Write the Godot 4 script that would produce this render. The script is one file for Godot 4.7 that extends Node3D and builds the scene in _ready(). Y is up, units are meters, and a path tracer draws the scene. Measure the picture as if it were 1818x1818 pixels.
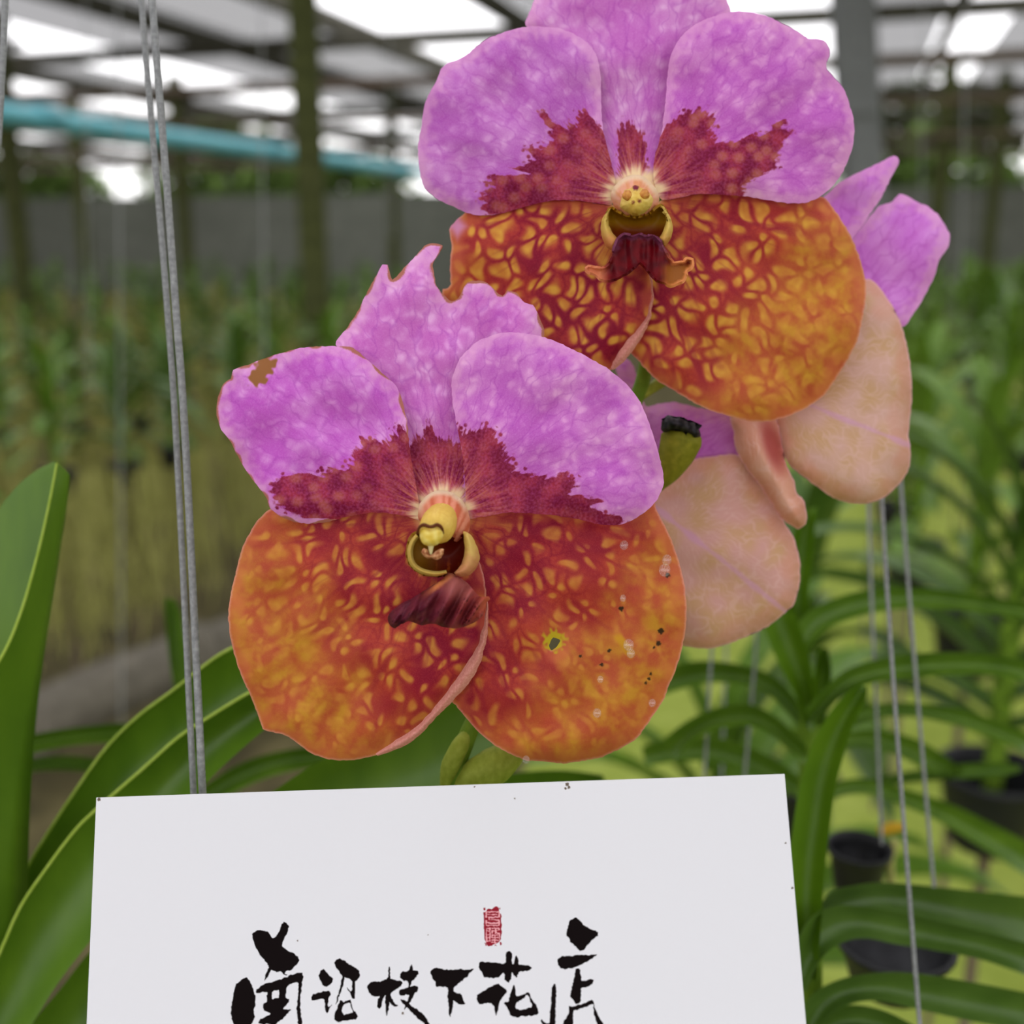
extends Node3D
# Vanda orchids in a shade house: three open flowers on one spike, a shop's white card held under them,
# rows of potted orchids on wires behind, a roof of shade-net strips with open gaps between.
# Lengths are metres, y is up. Flower outlines are drawn flat on a sheet (one unit is about an eighth of a
# millimetre) and then bent into shape.

const FOCAL := 1949.4          # the lens in sheet units (a frame of 1818 x 1818)
const EYE := Vector3(0, 1.3, 0)
const PITCH := -14.0
const AXIS := 16.9             # the shade house runs this many degrees clockwise of the view
const UNIT := 0.000123         # metres per sheet unit at the flowers

var look: Basis
var fwd: Vector3
var side: Vector3
var rng := RandomNumberGenerator.new()
var soft: FastNoiseLite
var cells: FastNoiseLite
var dots: FastNoiseLite
var spots: FastNoiseLite
var walls: FastNoiseLite
var taken := {}
var M := {}

# ------------------------------------------------------------------ small helpers
func at(x: float, y: float, d: float) -> Vector3:
	return EYE + look * Vector3((x - 909.0) / FOCAL * d, -(y - 909.0) / FOCAL * d, -d)

func house(r: float, y: float, f: float) -> Vector3:      # across, up, along the shade house
	return side * r + fwd * f + Vector3(0, y, 0)

func seen(p: Vector3) -> Vector3:                           # where a point falls in the frame, and its distance
	var q := look.inverse() * (p - EYE)
	return Vector3(909.0 + FOCAL * q.x / -q.z, 909.0 - FOCAL * q.y / -q.z, -q.z)

func V(a: Array) -> PackedVector2Array:
	var o := PackedVector2Array()
	for i in range(0, a.size(), 2):
		o.append(Vector2(a[i], a[i + 1]))
	return o

func rgb(r: float, g: float, b: float) -> Color:
	return Color(r / 255.0, g / 255.0, b / 255.0)

func n2(x: float, y: float) -> float:
	return soft.get_noise_2d(x, y)

func numbered(called: String) -> String:
	taken[called] = taken.get(called, -1) + 1
	return called if taken[called] == 0 else "%s_%03d" % [called, taken[called]]

func tag(o: Node3D, label: String, category: String, group := "", kind := "") -> Node3D:
	o.set_meta("label", label)
	o.set_meta("category", category)
	if group: o.set_meta("group", group)
	if kind: o.set_meta("kind", kind)
	return o

func thing(called: String, where: Vector3, label: String, category: String, group := "") -> Node3D:
	var o := Node3D.new()
	o.name = numbered(called)
	add_child(o)
	o.position = where
	return tag(o, label, category, group)

func part(called: String, mesh: Mesh, parent: Node3D) -> MeshInstance3D:
	var o := MeshInstance3D.new()
	o.name = called if parent != self else numbered(called)
	o.mesh = mesh
	parent.add_child(o, true)
	return o

func structure(called: String, mesh: Mesh, label: String, category: String) -> MeshInstance3D:
	var o := part(called, mesh, self)
	tag(o, label, category, "", "structure")
	return o

func paintmat(c: Color, rough := 0.6, spec := 0.3) -> StandardMaterial3D:
	var m := StandardMaterial3D.new()
	m.albedo_color = c
	m.roughness = rough
	m.metallic_specular = spec
	m.cull_mode = BaseMaterial3D.CULL_DISABLED
	return m

func grainy(c: Color, c2: Color, scale: float, rough := 0.8, spec := 0.2, stretch := Vector3.ONE, seed_ := 1) -> StandardMaterial3D:
	var m := paintmat(Color.WHITE, rough, spec)
	var t := NoiseTexture2D.new()
	t.width = 256
	t.height = 256
	t.seamless = true
	var n := FastNoiseLite.new()
	n.seed = seed_
	n.frequency = 0.02
	n.fractal_octaves = 5
	t.noise = n
	var g := Gradient.new()
	g.set_color(0, c)
	g.set_color(1, c2)
	t.color_ramp = g
	m.albedo_texture = t
	m.uv1_triplanar = true
	m.uv1_world_triplanar = true
	m.uv1_scale = stretch * scale
	return m

# ------------------------------------------------------------------ mesh builders
func commit(m: ArrayMesh, v: PackedVector3Array, n: PackedVector3Array, uv: PackedVector2Array, ix: PackedInt32Array, mat: Material, tone := PackedColorArray()) -> void:
	var a := []
	a.resize(Mesh.ARRAY_MAX)
	a[Mesh.ARRAY_VERTEX] = v
	a[Mesh.ARRAY_NORMAL] = n
	if uv.size(): a[Mesh.ARRAY_TEX_UV] = uv
	if tone.size(): a[Mesh.ARRAY_COLOR] = tone
	a[Mesh.ARRAY_INDEX] = ix
	m.add_surface_from_arrays(Mesh.PRIMITIVE_TRIANGLES, a)
	m.surface_set_material(m.get_surface_count() - 1, mat)

func smooth_normals(v: PackedVector3Array, ix: PackedInt32Array) -> PackedVector3Array:
	var n := PackedVector3Array()
	n.resize(v.size())
	for i in range(0, ix.size(), 3):
		var k := (v[ix[i + 2]] - v[ix[i]]).cross(v[ix[i + 1]] - v[ix[i]])
		n[ix[i]] += k
		n[ix[i + 1]] += k
		n[ix[i + 2]] += k
	for i in n.size():
		n[i] = n[i].normalized()
	return n

# rows x columns of points as a sheet; closed joins the last column to the first
func skin(rows: Array, mat: Material, closed := false, into: ArrayMesh = null) -> ArrayMesh:
	var m := into if into else ArrayMesh.new()
	var v := PackedVector3Array()
	var ix := PackedInt32Array()
	var uv := PackedVector2Array()
	var w: int = rows[0].size()
	for r in rows.size():
		for c in w:
			v.append(rows[r][c])
			uv.append(Vector2(float(c) / w, float(r) / rows.size()))
	for r in rows.size() - 1:
		for c in (w if closed else w - 1):
			var c2 := (c + 1) % w
			var a := r * w + c
			var b := r * w + c2
			ix.append_array([a, b, a + w, b, b + w, a + w])
	commit(m, v, smooth_normals(v, ix), uv, ix, mat)
	return m

func spline(p: Array, n: int) -> Array:                    # Catmull-Rom through points (Vector3), n + 1 samples
	var o := []
	var k := p.size() - 1
	for i in n + 1:
		var t := float(i) / n * k
		var s := mini(int(t), k - 1)
		o.append(p[s].cubic_interpolate(p[s + 1], p[maxi(s - 1, 0)], p[mini(s + 2, k)], t - s))
	return o

func tube(p: Array, radii: Array, mat: Material, sides := 8, n := 0, into: ArrayMesh = null) -> ArrayMesh:
	var pts := spline(p, n) if n else p
	var rows := []
	var up := Vector3(0.13, 0.21, 0.97)
	for i in pts.size():
		var t: Vector3 = (pts[mini(i + 1, pts.size() - 1)] - pts[maxi(i - 1, 0)]).normalized()
		var a := t.cross(up).normalized()
		var b := t.cross(a)
		var f := float(i) / (pts.size() - 1) * (radii.size() - 1)
		var r: float = lerpf(radii[int(f)], radii[mini(int(f) + 1, radii.size() - 1)], f - int(f))
		var row := []
		for k in sides:
			var g := TAU * k / sides
			row.append(pts[i] + (a * cos(g) + b * sin(g)) * r)
		rows.append(row)
	var e0 := []
	var e1 := []
	for k in sides:
		e0.append(pts[0])
		e1.append(pts[-1])
	rows.push_front(e0)
	rows.push_back(e1)
	return skin(rows, mat, true, into)

func box(a: Vector3, b: Vector3, up: Vector3, w: float, h: float, mat: Material) -> ArrayMesh:  # a bar from a to b, bevelled
	var t := (b - a).normalized()
	var s := t.cross(up).normalized()
	var u := s.cross(t)
	var e := minf(w, h) * 0.12
	var ring := []
	for q in [[-1, -1, 1, 0], [-1, -1, 0, 1], [-1, 1, 0, -1], [-1, 1, 1, 0], [1, 1, -1, 0], [1, 1, 0, -1], [1, -1, 0, 1], [1, -1, -1, 0]]:
		ring.append(s * (q[0] * w / 2 + q[2] * e) + u * (q[1] * h / 2 + q[3] * e))
	var rows := [[], [], [], []]
	for q in ring:
		rows[0].append(a)
		rows[1].append(a + q)
		rows[2].append(b + q)
		rows[3].append(b)
	var m := ArrayMesh.new()
	for i in 3:
		skin([rows[i], rows[i + 1]], mat, true, m)
	return m

# a strap leaf between three lines (one margin, the keel, the other margin), with thickness
func strap(l: Array, k: Array, r: Array, mat: Material, thick := 0.0016, sharp := false, n := 34) -> ArrayMesh:
	var L := spline(l, n)
	var K := spline(k, n)
	var R := spline(r, n)
	var rows := []
	for i in n + 1:
		var row := []
		for c in range(-5, 6):
			var s := absf(c) / 5.0
			var e: Vector3 = L[i] if c < 0 else R[i]
			var mean: Vector3 = (L[i] + R[i]) / 2.0
			row.append(K[i].lerp(e, s) if sharp else mean.lerp(e, s) + (K[i] - mean) * (1.0 - s * s))
		rows.append(row)
	var under := []
	for i in n + 1:
		var t: Vector3 = K[mini(i + 1, n)] - K[maxi(i - 1, 0)]
		var nn: Vector3 = t.cross(R[i] - L[i]).normalized()
		var row := []
		for c in 11:
			var s := absf(c - 5) / 5.0
			row.append(rows[i][c] + nn * thick * (1.0 - s * s * 0.8))
		under.append(row)
	var ringed := []
	for i in n + 1:
		var row: Array = rows[i].duplicate()
		var u: Array = under[i].duplicate()
		u.reverse()
		row.append_array(u)
		ringed.append(row)
	return skin(ringed, mat, true)

# ------------------------------------------------------------------ drawing on flat sheets
func outline(raw: PackedVector2Array, step := 5.0, rough := 0.5) -> PackedVector2Array:
	var o := PackedVector2Array()
	var n := raw.size()
	for i in n:
		var a := raw[i]
		var b := raw[(i + 1) % n]
		var k := maxi(1, int(a.distance_to(b) / step))
		for j in k:
			var p := a.cubic_interpolate(b, raw[(i - 1 + n) % n].lerp(a, 0.35), raw[(i + 2) % n].lerp(b, 0.35), float(j) / k)
			o.append(p + Vector2(n2(p.x * 0.09, p.y * 0.09), n2(p.x * 0.09 + 40, p.y * 0.09)) * rough * 2.0)
	return o

func fill(poly: PackedVector2Array, lo: Vector2, res: float, w: int, h: int, mask: PackedByteArray, value := 1) -> PackedByteArray:
	var n := poly.size()
	var top := INF
	var low := -INF
	for p in poly:
		top = minf(top, p.y)
		low = maxf(low, p.y)
	for y in range(maxi(0, int((top - lo.y) * res) - 1), mini(h, int((low - lo.y) * res) + 2)):
		var yy := lo.y + (y + 0.5) / res
		var xs := []
		for i in n:
			var a := poly[i]
			var b := poly[(i + 1) % n]
			if (a.y <= yy) != (b.y <= yy):
				xs.append(a.x + (yy - a.y) / (b.y - a.y) * (b.x - a.x))
		xs.sort()
		for k in range(0, xs.size() - 1, 2):
			for x in range(maxi(0, ceili((xs[k] - lo.x) * res - 0.5)), mini(w, floori((xs[k + 1] - lo.x) * res - 0.5) + 1)):
				mask[y * w + x] = value
	return mask

func sheet(poly: PackedVector2Array, res := 1.0, holes := []) -> Dictionary:
	var lo := Vector2(INF, INF)
	var hi := -lo
	for p in poly:
		lo = lo.min(p)
		hi = hi.max(p)
	lo -= Vector2(7, 7)
	hi += Vector2(7, 7)
	var w := int((hi.x - lo.x) * res) + 1
	var h := int((hi.y - lo.y) * res) + 1
	var mask := PackedByteArray()
	mask.resize(w * h)
	mask = fill(poly, lo, res, w, h, mask)
	for q in holes:
		mask = fill(q, lo, res, w, h, mask, 0)
	var d := PackedFloat32Array()                             # distance to the margin
	d.resize(w * h)
	for i in w * h:
		d[i] = 1e6 if mask[i] else 0.0
	for y in range(1, h - 1):
		for x in range(1, w - 1):
			var i := y * w + x
			if d[i] > 0.0:
				d[i] = minf(minf(d[i], d[i - 1] + 1.0), minf(d[i - w] + 1.0, minf(d[i - w - 1], d[i - w + 1]) + 1.41))
	for y in range(h - 2, 0, -1):
		for x in range(w - 2, 0, -1):
			var i := y * w + x
			if d[i] > 0.0:
				d[i] = minf(minf(d[i], d[i + 1] + 1.0), minf(d[i + w] + 1.0, minf(d[i + w + 1], d[i + w - 1]) + 1.41))
	return {"lo": lo, "res": res, "w": w, "h": h, "mask": mask, "d": d}

func margin(s: Dictionary, p: Vector2) -> float:
	var x := clampi(int((p.x - s.lo.x) * s.res), 0, s.w - 1)
	var y := clampi(int((p.y - s.lo.y) * s.res), 0, s.h - 1)
	return s.d[y * s.w + x] / s.res

# A petal's own layout: u runs across it from one flank to the other (angle about its root), v from root to tip
func layout(poly: PackedVector2Array, root: Vector2) -> Dictionary:
	var mid := Vector2.ZERO
	for p in poly:
		mid += (p - root).normalized()
	var axis := mid.angle()
	var lo := INF
	var hi := -INF
	var r0 := INF
	var r1 := 0.0
	for p in poly:
		var a := wrapf((p - root).angle() - axis, -PI, PI)
		lo = minf(lo, a)
		hi = maxf(hi, a)
		r0 = minf(r0, p.distance_to(root))
		r1 = maxf(r1, p.distance_to(root))
	return {"root": root, "axis": axis, "a0": lo - 0.02, "a1": hi + 0.02, "r0": maxf(0.0, r0 - 4.0), "r1": r1 + 4.0}

func lay(k: Dictionary, p: Vector2) -> Vector2:
	var q: Vector2 = p - k.root
	return Vector2((wrapf(q.angle() - k.axis, -PI, PI) - k.a0) / (k.a1 - k.a0), (q.length() - k.r0) / (k.r1 - k.r0))

func paint(s: Dictionary, k: Dictionary, how: Callable, rough := 0.55, spec := 0.25, glow := 0.16) -> StandardMaterial3D:
	var w := int((k.a1 - k.a0) * (k.r0 * 0.3 + k.r1 * 0.65) * 0.8)
	var h := int((k.r1 - k.r0) * 0.82)
	var bytes := PackedByteArray()
	bytes.resize(w * h * 3)
	var d: PackedFloat32Array = s.d
	var sw: int = s.w
	var sh: int = s.h
	for x in w:
		var dir := Vector2.from_angle(k.axis + lerpf(k.a0, k.a1, (x + 0.5) / w))
		for y in h:
			var p: Vector2 = k.root + dir * lerpf(k.r0, k.r1, (y + 0.5) / h)
			var px := int((p.x - s.lo.x) * s.res)
			var py := int((p.y - s.lo.y) * s.res)
			if px < 0 or py < 0 or px >= sw or py >= sh:
				continue
			if d[py * sw + px] == 0.0:                              # off the petal, but for a narrow band past its margin
				var nx := int((p.x - dir.x * 8.0 - s.lo.x) * s.res)
				var ny := int((p.y - dir.y * 8.0 - s.lo.y) * s.res)
				var fx := int((p.x + dir.y * 8.0 - s.lo.x) * s.res)
				var fy := int((p.y - dir.x * 8.0 - s.lo.y) * s.res)
				var gx := int((p.x - dir.y * 8.0 - s.lo.x) * s.res)
				var gy := int((p.y + dir.x * 8.0 - s.lo.y) * s.res)
				var hx := int((p.x + dir.x * 8.0 - s.lo.x) * s.res)
				var hy := int((p.y + dir.y * 8.0 - s.lo.y) * s.res)
				var hit := 0.0
				for e in [[nx, ny], [fx, fy], [gx, gy], [hx, hy]]:
					if e[0] >= 0 and e[1] >= 0 and e[0] < sw and e[1] < sh:
						hit += d[e[1] * sw + e[0]]
				if hit == 0.0:
					continue
			var c: Color = how.call(p, d[py * sw + px] / s.res)
			var i := (y * w + x) * 3
			bytes[i] = clampi(int(c.r * 255.0), 0, 255)
			bytes[i + 1] = clampi(int(c.g * 255.0), 0, 255)
			bytes[i + 2] = clampi(int(c.b * 255.0), 0, 255)
	var m := paintmat(Color.WHITE, rough, spec)
	m.albedo_texture = ImageTexture.create_from_image(Image.create_from_data(w, h, false, Image.FORMAT_RGB8, bytes))
	m.texture_repeat = false
	if glow > 0.0:
		m.backlight = Color(glow, glow, glow)
	return m

# a petal, sepal or lobe: flat outline, bent by depth(p, margin) -> distance, with a face, a back and a rim
func blade(called: String, parent: Node3D, poly: PackedVector2Array, s: Dictionary, depth: Callable, face: Material, back: Material, k: Dictionary, tint: Callable, thick := 0.0005, grid := 9.0, holes := []) -> MeshInstance3D:
	var pts := poly.duplicate()
	var loops := [[0, poly.size()]]
	for q in holes:
		loops.append([pts.size(), q.size()])
		pts.append_array(q)
	var inside := 0.55 * grid
	var w: int = s.w
	var row := 0
	var y: float = s.lo.y
	while y < s.lo.y + s.h / s.res:
		var x: float = s.lo.x + (grid / 2 if row % 2 else 0.0)
		while x < s.lo.x + s.w / s.res:
			var q := Vector2(x + n2(x * 3.1, y * 3.1) * 1.5, y + n2(x * 3.1 + 9, y * 3.1) * 1.5)
			if margin(s, q) > inside:
				pts.append(q)
			x += grid
		y += grid * 0.87
		row += 1
	var tri := Geometry2D.triangulate_delaunay(pts)
	var o := parent.global_position
	var v := PackedVector3Array()
	var uv := PackedVector2Array()
	var tone := PackedColorArray()
	for q in pts:
		v.append(at(q.x, q.y, depth.call(q, margin(s, q))) - o)
		if k: uv.append(lay(k, q))
		else: tone.append(tint.call(q, margin(s, q)).srgb_to_linear())
	var ix := PackedInt32Array()
	for i in range(0, tri.size(), 3):
		var a := pts[tri[i]]
		var b := pts[tri[i + 1]]
		var c := pts[tri[i + 2]]
		var m := (a + b + c) / 3.0
		var mx := clampi(int((m.x - s.lo.x) * s.res), 0, w - 1)
		var my := clampi(int((m.y - s.lo.y) * s.res), 0, int(s.h) - 1)
		if not s.mask[my * w + mx]:
			continue
		if (b - a).cross(c - a) > 0.0:                            # clockwise as seen from the front (y runs down on the sheet)
			ix.append_array([tri[i], tri[i + 1], tri[i + 2]])
		else:
			ix.append_array([tri[i], tri[i + 2], tri[i + 1]])
	var n := smooth_normals(v, ix)
	var mesh := ArrayMesh.new()
	commit(mesh, v, n, uv, ix, face, tone)
	var v2 := PackedVector3Array()
	var m2 := PackedVector3Array()
	for i in v.size():
		v2.append(v[i] - n[i] * thick)
		m2.append(-n[i])
	var rev := ix.duplicate()
	for i in range(0, rev.size(), 3):
		rev[i + 1] = ix[i + 2]
		rev[i + 2] = ix[i + 1]
	commit(mesh, v2, m2, uv, rev, back, tone)
	var rv := PackedVector3Array()                              # the rim
	var ru := PackedVector2Array()
	var rt := PackedColorArray()
	var ri := PackedInt32Array()
	for lp in loops:
		for j in lp[1]:
			var a: int = lp[0] + j
			var b: int = lp[0] + (j + 1) % int(lp[1])
			var z := rv.size()
			rv.append_array([v[a], v[b], v2[b], v2[a]])
			if k: ru.append_array([uv[a], uv[b], uv[b], uv[a]])
			else: rt.append_array([tone[a], tone[b], tone[b], tone[a]])
			ri.append_array([z, z + 1, z + 2, z, z + 2, z + 3])
	commit(mesh, rv, smooth_normals(rv, ri), ru, ri, face, rt)
	return part(called, mesh, parent)

func mask_of(raw: PackedVector2Array, s: Dictionary) -> PackedByteArray:
	var m := PackedByteArray()
	m.resize(s.w * s.h)
	return fill(raw, s.lo, s.res, s.w, s.h, m)

func in_mask(m: PackedByteArray, s: Dictionary, p: Vector2) -> float:
	var x := int((p.x - s.lo.x) * s.res)
	var y := int((p.y - s.lo.y) * s.res)
	if x < 0 or y < 0 or x >= s.w or y >= s.h:
		return 0.0
	return m[y * int(s.w) + x]

# ------------------------------------------------------------------ the markings of the flowers
func pink_marks(s: Dictionary, c: Vector2, blot: PackedByteArray, o: Dictionary) -> Callable:
	var deep: Color = o.get("deep", rgb(193, 92, 192))
	var pale: Color = o.get("pale", rgb(228, 158, 222))
	var mott: float = o.get("mott", 0.6)
	var dry: float = o.get("dry", 0.0)
	var calm: float = o.get("calm", 1.0)
	var patch: Vector2 = o.get("patch", Vector2(-999, 0))
	return func(p: Vector2, e: float) -> Color:
		var q := p - c
		var r := q.length()
		var th := q.angle()
		var wob := n2(p.x * 0.035, p.y * 0.035) * 0.35
		var px := p.x * 0.05 + wob
		var py := p.y * 0.05 - wob
		var near_ := dots.get_noise_2d(px, py) + 1.0
		var big := n2(p.x * 0.008, p.y * 0.008)
		var mid := n2(p.x * 0.028, p.y * 0.028 + 70.0)
		var col := deep.lerp(pale, clampf(0.2 + calm * 0.4 * smoothstep(0.62, 0.08, near_) * (0.7 + mid) + 0.4 * big + 0.2 * mid, 0.0, 1.0))
		var g3 := cells.get_noise_2d(th * 13.0 + wob * 0.8, r * 0.013) + 1.0
		col = col.lerp(rgb(166, 58, 172), 0.3 * (1.0 - smoothstep(0.0, 0.14, g3)))
		col = col.lerp(rgb(176, 66, 172), 0.22 * smoothstep(0.25, 0.75, n2(th * 18.0, r * 0.008 + 3.0)))
		col = col.lerp(Color.WHITE, 0.12 * maxf(0.0, n2(p.x * 0.42, p.y * 0.42)) + 0.08 * maxf(0.0, n2(p.x * 0.2, p.y * 0.2)))
		col = col.lerp(rgb(232, 172, 208), 0.55 * smoothstep(30.0, 2.0, e + 10.0 * n2(p.x * 0.05, p.y * 0.05)))
		if dry > 0.0:
			col = col.lerp(rgb(160, 95, 60), dry * smoothstep(4.0, 1.0, e + 7.0 * n2(p.x * 0.02 + 5, p.y * 0.02) + 1.0))
			if patch.x > 0.0:                                         # a dried brown patch at the margin
				col = col.lerp(rgb(150, 98, 56), smoothstep(24.0, 17.0, Vector2((p.x - patch.x) * 1.1 + (p.y - patch.y) * 0.5, (p.y - patch.y) * 0.75).length() + 9.0 * n2(p.x * 0.06, p.y * 0.06)))
		var k := 8.0 * n2(th * 24.0, 3.0 + r * 0.01) + 7.0 * n2(p.x * 0.07, p.y * 0.07)
		var out := q / maxf(r, 1.0)
		var h := 3.0 * n2(p.x * 0.3, p.y * 0.3)
		var b := 0.34 * in_mask(blot, s, p + out * (k + h)) + 0.33 * in_mask(blot, s, p + out * (k - h * 1.5 + 2.0)) + 0.33 * in_mask(blot, s, p + out * (k + 3.0))
		var frec := dots.get_noise_2d(p.x * 0.075 + 5.0, p.y * 0.075) + 1.0
		b = maxf(b, in_mask(blot, s, p - out * 13.0) * smoothstep(0.36, 0.16, frec) * smoothstep(-0.2, 0.4, n2(p.x * 0.02 + 9.0, p.y * 0.02)))
		if b > 0.0:
			var mar := rgb(112, 8, 42).lerp(rgb(154, 38, 58), clampf(0.38 + 0.9 * n2(p.x * 0.022, p.y * 0.022) + 0.35 * n2(p.x * 0.12, p.y * 0.12), 0.0, 1.0))
			var g2 := dots.get_noise_2d(p.x * 0.031 + 7.0, p.y * 0.035 + 3.0) + 1.0
			mar = mar.lerp(rgb(186, 104, 74), mott * smoothstep(0.5, 0.12, g2) * smoothstep(80.0, 180.0, r))
			mar = mar.lerp(rgb(198, 114, 80), 0.9 * smoothstep(165.0, 50.0, r) * clampf(0.42 + 0.55 * n2(th * 13.0, r * 0.014) + 0.35 * n2(th * 31.0 + wob, r * 0.02), 0.0, 1.0))
			mar = mar.lerp(rgb(214, 120, 140), 0.25 * maxf(0.0, n2(p.x * 0.35, p.y * 0.35)))
			col = col.lerp(mar, b * (0.86 + 0.14 * n2(p.x * 0.15, p.y * 0.15)))
		return col.lerp(rgb(242, 212, 166), smoothstep(66.0, 40.0, r + 10.0 * n2(th * 5.0, 1.0)))

func net_marks(c: Vector2, axis: Vector2, o: Dictionary) -> Callable:
	axis = axis.normalized()
	var away: Vector2 = o.get("away", axis).normalized()
	var a0: float = o.get("a0", 150.0)
	var a1: float = o.get("a1", 360.0)
	var bold: float = o.get("bold", 1.0)
	var wide: float = o.get("wide", 0.58)
	var halo: Vector2 = o.get("halo", Vector2(-999, -999))
	return func(p: Vector2, e: float) -> Color:
		var q := p - c
		var r := q.length()
		var th := q.angle()
		var wx := 14.0 * n2(p.x * 0.016, p.y * 0.016)
		var wy := 14.0 * n2(p.x * 0.016 + 50, p.y * 0.016)
		var u := (q.dot(axis) + wx) * 0.74
		var v := q.dot(axis.orthogonal()) + wy
		var g := walls.get_noise_2d(u * 0.036, v * 0.036) + 1.0
		var ctr := spots.get_noise_2d(u * 0.036, v * 0.036) + 1.0
		var vary := n2(p.x * 0.02, p.y * 0.02 + 9.0)
		var spot := smoothstep(0.0, 0.42, g) * smoothstep(wide * (1.0 - 0.35 * vary), wide * 0.3, ctr)
		var t := clampf(smoothstep(a0, a1, q.dot(away) + 60.0 * n2(p.x * 0.011 + 20, p.y * 0.011)), 0.0, 1.0)
		var red := rgb(134, 14, 46).lerp(rgb(178, 58, 52), clampf(0.36 + 0.8 * n2(p.x * 0.012, p.y * 0.012) + 0.25 * n2(p.x * 0.1, p.y * 0.1), 0.0, 1.0))
		red = red.lerp(rgb(184, 84, 50), 0.8 * smoothstep(170.0, 60.0, r) * clampf(0.6 + 0.6 * n2(th * 11.0, r * 0.008), 0.0, 1.0))
		var yel := rgb(208, 136, 54).lerp(rgb(226, 172, 66), clampf(0.5 + 0.7 * n2(p.x * 0.05, p.y * 0.05), 0.0, 1.0))
		red = red.lerp(rgb(124, 10, 44), 0.45 * (1.0 - smoothstep(0.0, 0.22, g)))
		red = red.lerp(rgb(190, 78, 46), 0.7 * smoothstep(a0 - 150.0, a1, q.dot(away) + 50.0 * n2(p.x * 0.018, p.y * 0.018 + 44.0)))
		var col := red.lerp(yel, spot * bold * (0.92 - 0.4 * smoothstep(150.0, 60.0, r)))
		var gold := rgb(188, 92, 52).lerp(rgb(202, 142, 46), clampf(0.5 + 0.55 * n2(th * 13.0, r * 0.016) + 0.5 * n2(p.x * 0.014 + 31.0, p.y * 0.014) + 0.2 * n2(p.x * 0.09, p.y * 0.09), 0.0, 1.0))
		gold = gold.lerp(yel, 0.5 * spot * bold)
		col = col.lerp(gold, t * clampf(0.9 + 0.35 * n2(p.x * 0.03 + 3, p.y * 0.03), 0.0, 1.0))
		col = col.lerp(rgb(138, 26, 50), 0.4 * smoothstep(0.3, 0.8, n2(th * 13.0, 6.0 + r * 0.006)) * (1.0 - t))
		col = col.lerp(rgb(226, 160, 110), 0.18 * maxf(0.0, n2(p.x * 0.38, p.y * 0.38)))
		col = col.lerp(rgb(206, 108, 68), 0.6 * smoothstep(34.0, 4.0, e + 12.0 * n2(p.x * 0.03, p.y * 0.03)))
		col = col.lerp(rgb(222, 162, 148), 0.6 * smoothstep(5.0, 1.0, e))
		if halo.x > 0.0:                                            # the torn spot and the specks of frass
			var hr := (p - halo).length() + 7.0 * n2(p.x * 0.09, p.y * 0.09)
			col = col.lerp(rgb(196, 172, 40), smoothstep(24.0, 13.0, hr))
			for f in [[1173, 1120, 5.0], [1169, 1142, 4.0], [1103, 1081, 4.0], [1082, 1155, 3.0], [1155, 1196, 2.5], [1152, 1205, 2.5], [1147, 1212, 2.0], [1185, 1021, 4.5], [1031, 1165, 2.5], [1068, 1180, 3.0], [1161, 1150, 2.0]]:
				if absf(p.x - f[0]) < 9.0 and absf(p.y - f[1]) < 9.0:
					col = col.lerp(rgb(48, 34, 22), 0.9 * smoothstep(f[2] + 1.0, f[2] - 1.0, Vector2(p.x - f[0], p.y - f[1]).length() + 1.6 * n2(p.x * 0.2, p.y * 0.2)))
			col = col.lerp(rgb(206, 152, 30), 0.8 * smoothstep(10.0, 3.0, absf((p.x - 1108.0) * 0.75 - (p.y - 1145.0) * 0.55)) * smoothstep(30.0, 18.0, p.distance_to(Vector2(1108, 1148))))
		if o.get("torn", 0.0) > 0.0:
			col = col.lerp(rgb(214, 140, 176), smoothstep(28.0, 4.0, absf(p.x - 812.0) + absf(p.y - 402.0) * 0.8))
		return col.lerp(rgb(232, 186, 120), smoothstep(58.0, 36.0, r))

func back_marks(o: Dictionary) -> Callable:
	var base: Color = o.get("base", rgb(214, 170, 154))
	var tint: Color = o.get("tint", rgb(202, 160, 108))
	var edge: Color = o.get("edge", rgb(210, 146, 120))
	var from: Vector2 = o.get("from", Vector2(1300, 700))
	var rib: Vector2 = o.get("rib", Vector2.ZERO)
	return func(p: Vector2, e: float) -> Color:
		var q := p - from
		var th := q.angle()
		var r := q.length()
		var g := cells.get_noise_2d(th * 13.0 + n2(p.x * 0.03, p.y * 0.03) * 0.9, r * 0.026) + 1.0
		var col := base.lerp(tint, clampf(0.35 + 0.75 * n2(p.x * 0.016, p.y * 0.016), 0.0, 1.0))
		col = col.lerp(rgb(230, 190, 186), 0.45 * (1.0 - smoothstep(0.02, 0.22, g)))
		col = col.lerp(base, 0.25 + 0.25 * n2(p.x * 0.3, p.y * 0.3))
		col = col.lerp(edge, 0.6 * smoothstep(38.0, 4.0, e + 16.0 * n2(p.x * 0.02 + 8, p.y * 0.02)))
		col = col.lerp(rgb(232, 178, 190), 0.6 * smoothstep(5.0, 1.0, e))
		if rib != Vector2.ZERO:
			var off := absf(q.cross(rib.normalized())) + 3.0 * n2(p.x * 0.02, p.y * 0.02)
			col = col.lerp(rgb(214, 158, 196), 0.6 * smoothstep(8.0, 1.0, off))
		return col

func plain_marks(c: Color, c2: Color, f := 0.05, stripe := Vector2.ZERO) -> Callable:
	return func(p: Vector2, _e: float) -> Color:
		var k := 0.5 + 0.8 * n2(p.x * f, p.y * f)
		if stripe != Vector2.ZERO:
			k = 0.5 + 0.9 * n2(p.cross(stripe.normalized()) * 0.22, p.dot(stripe.normalized()) * 0.02)
		return c.lerp(c2, clampf(k, 0.0, 1.0))

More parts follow.
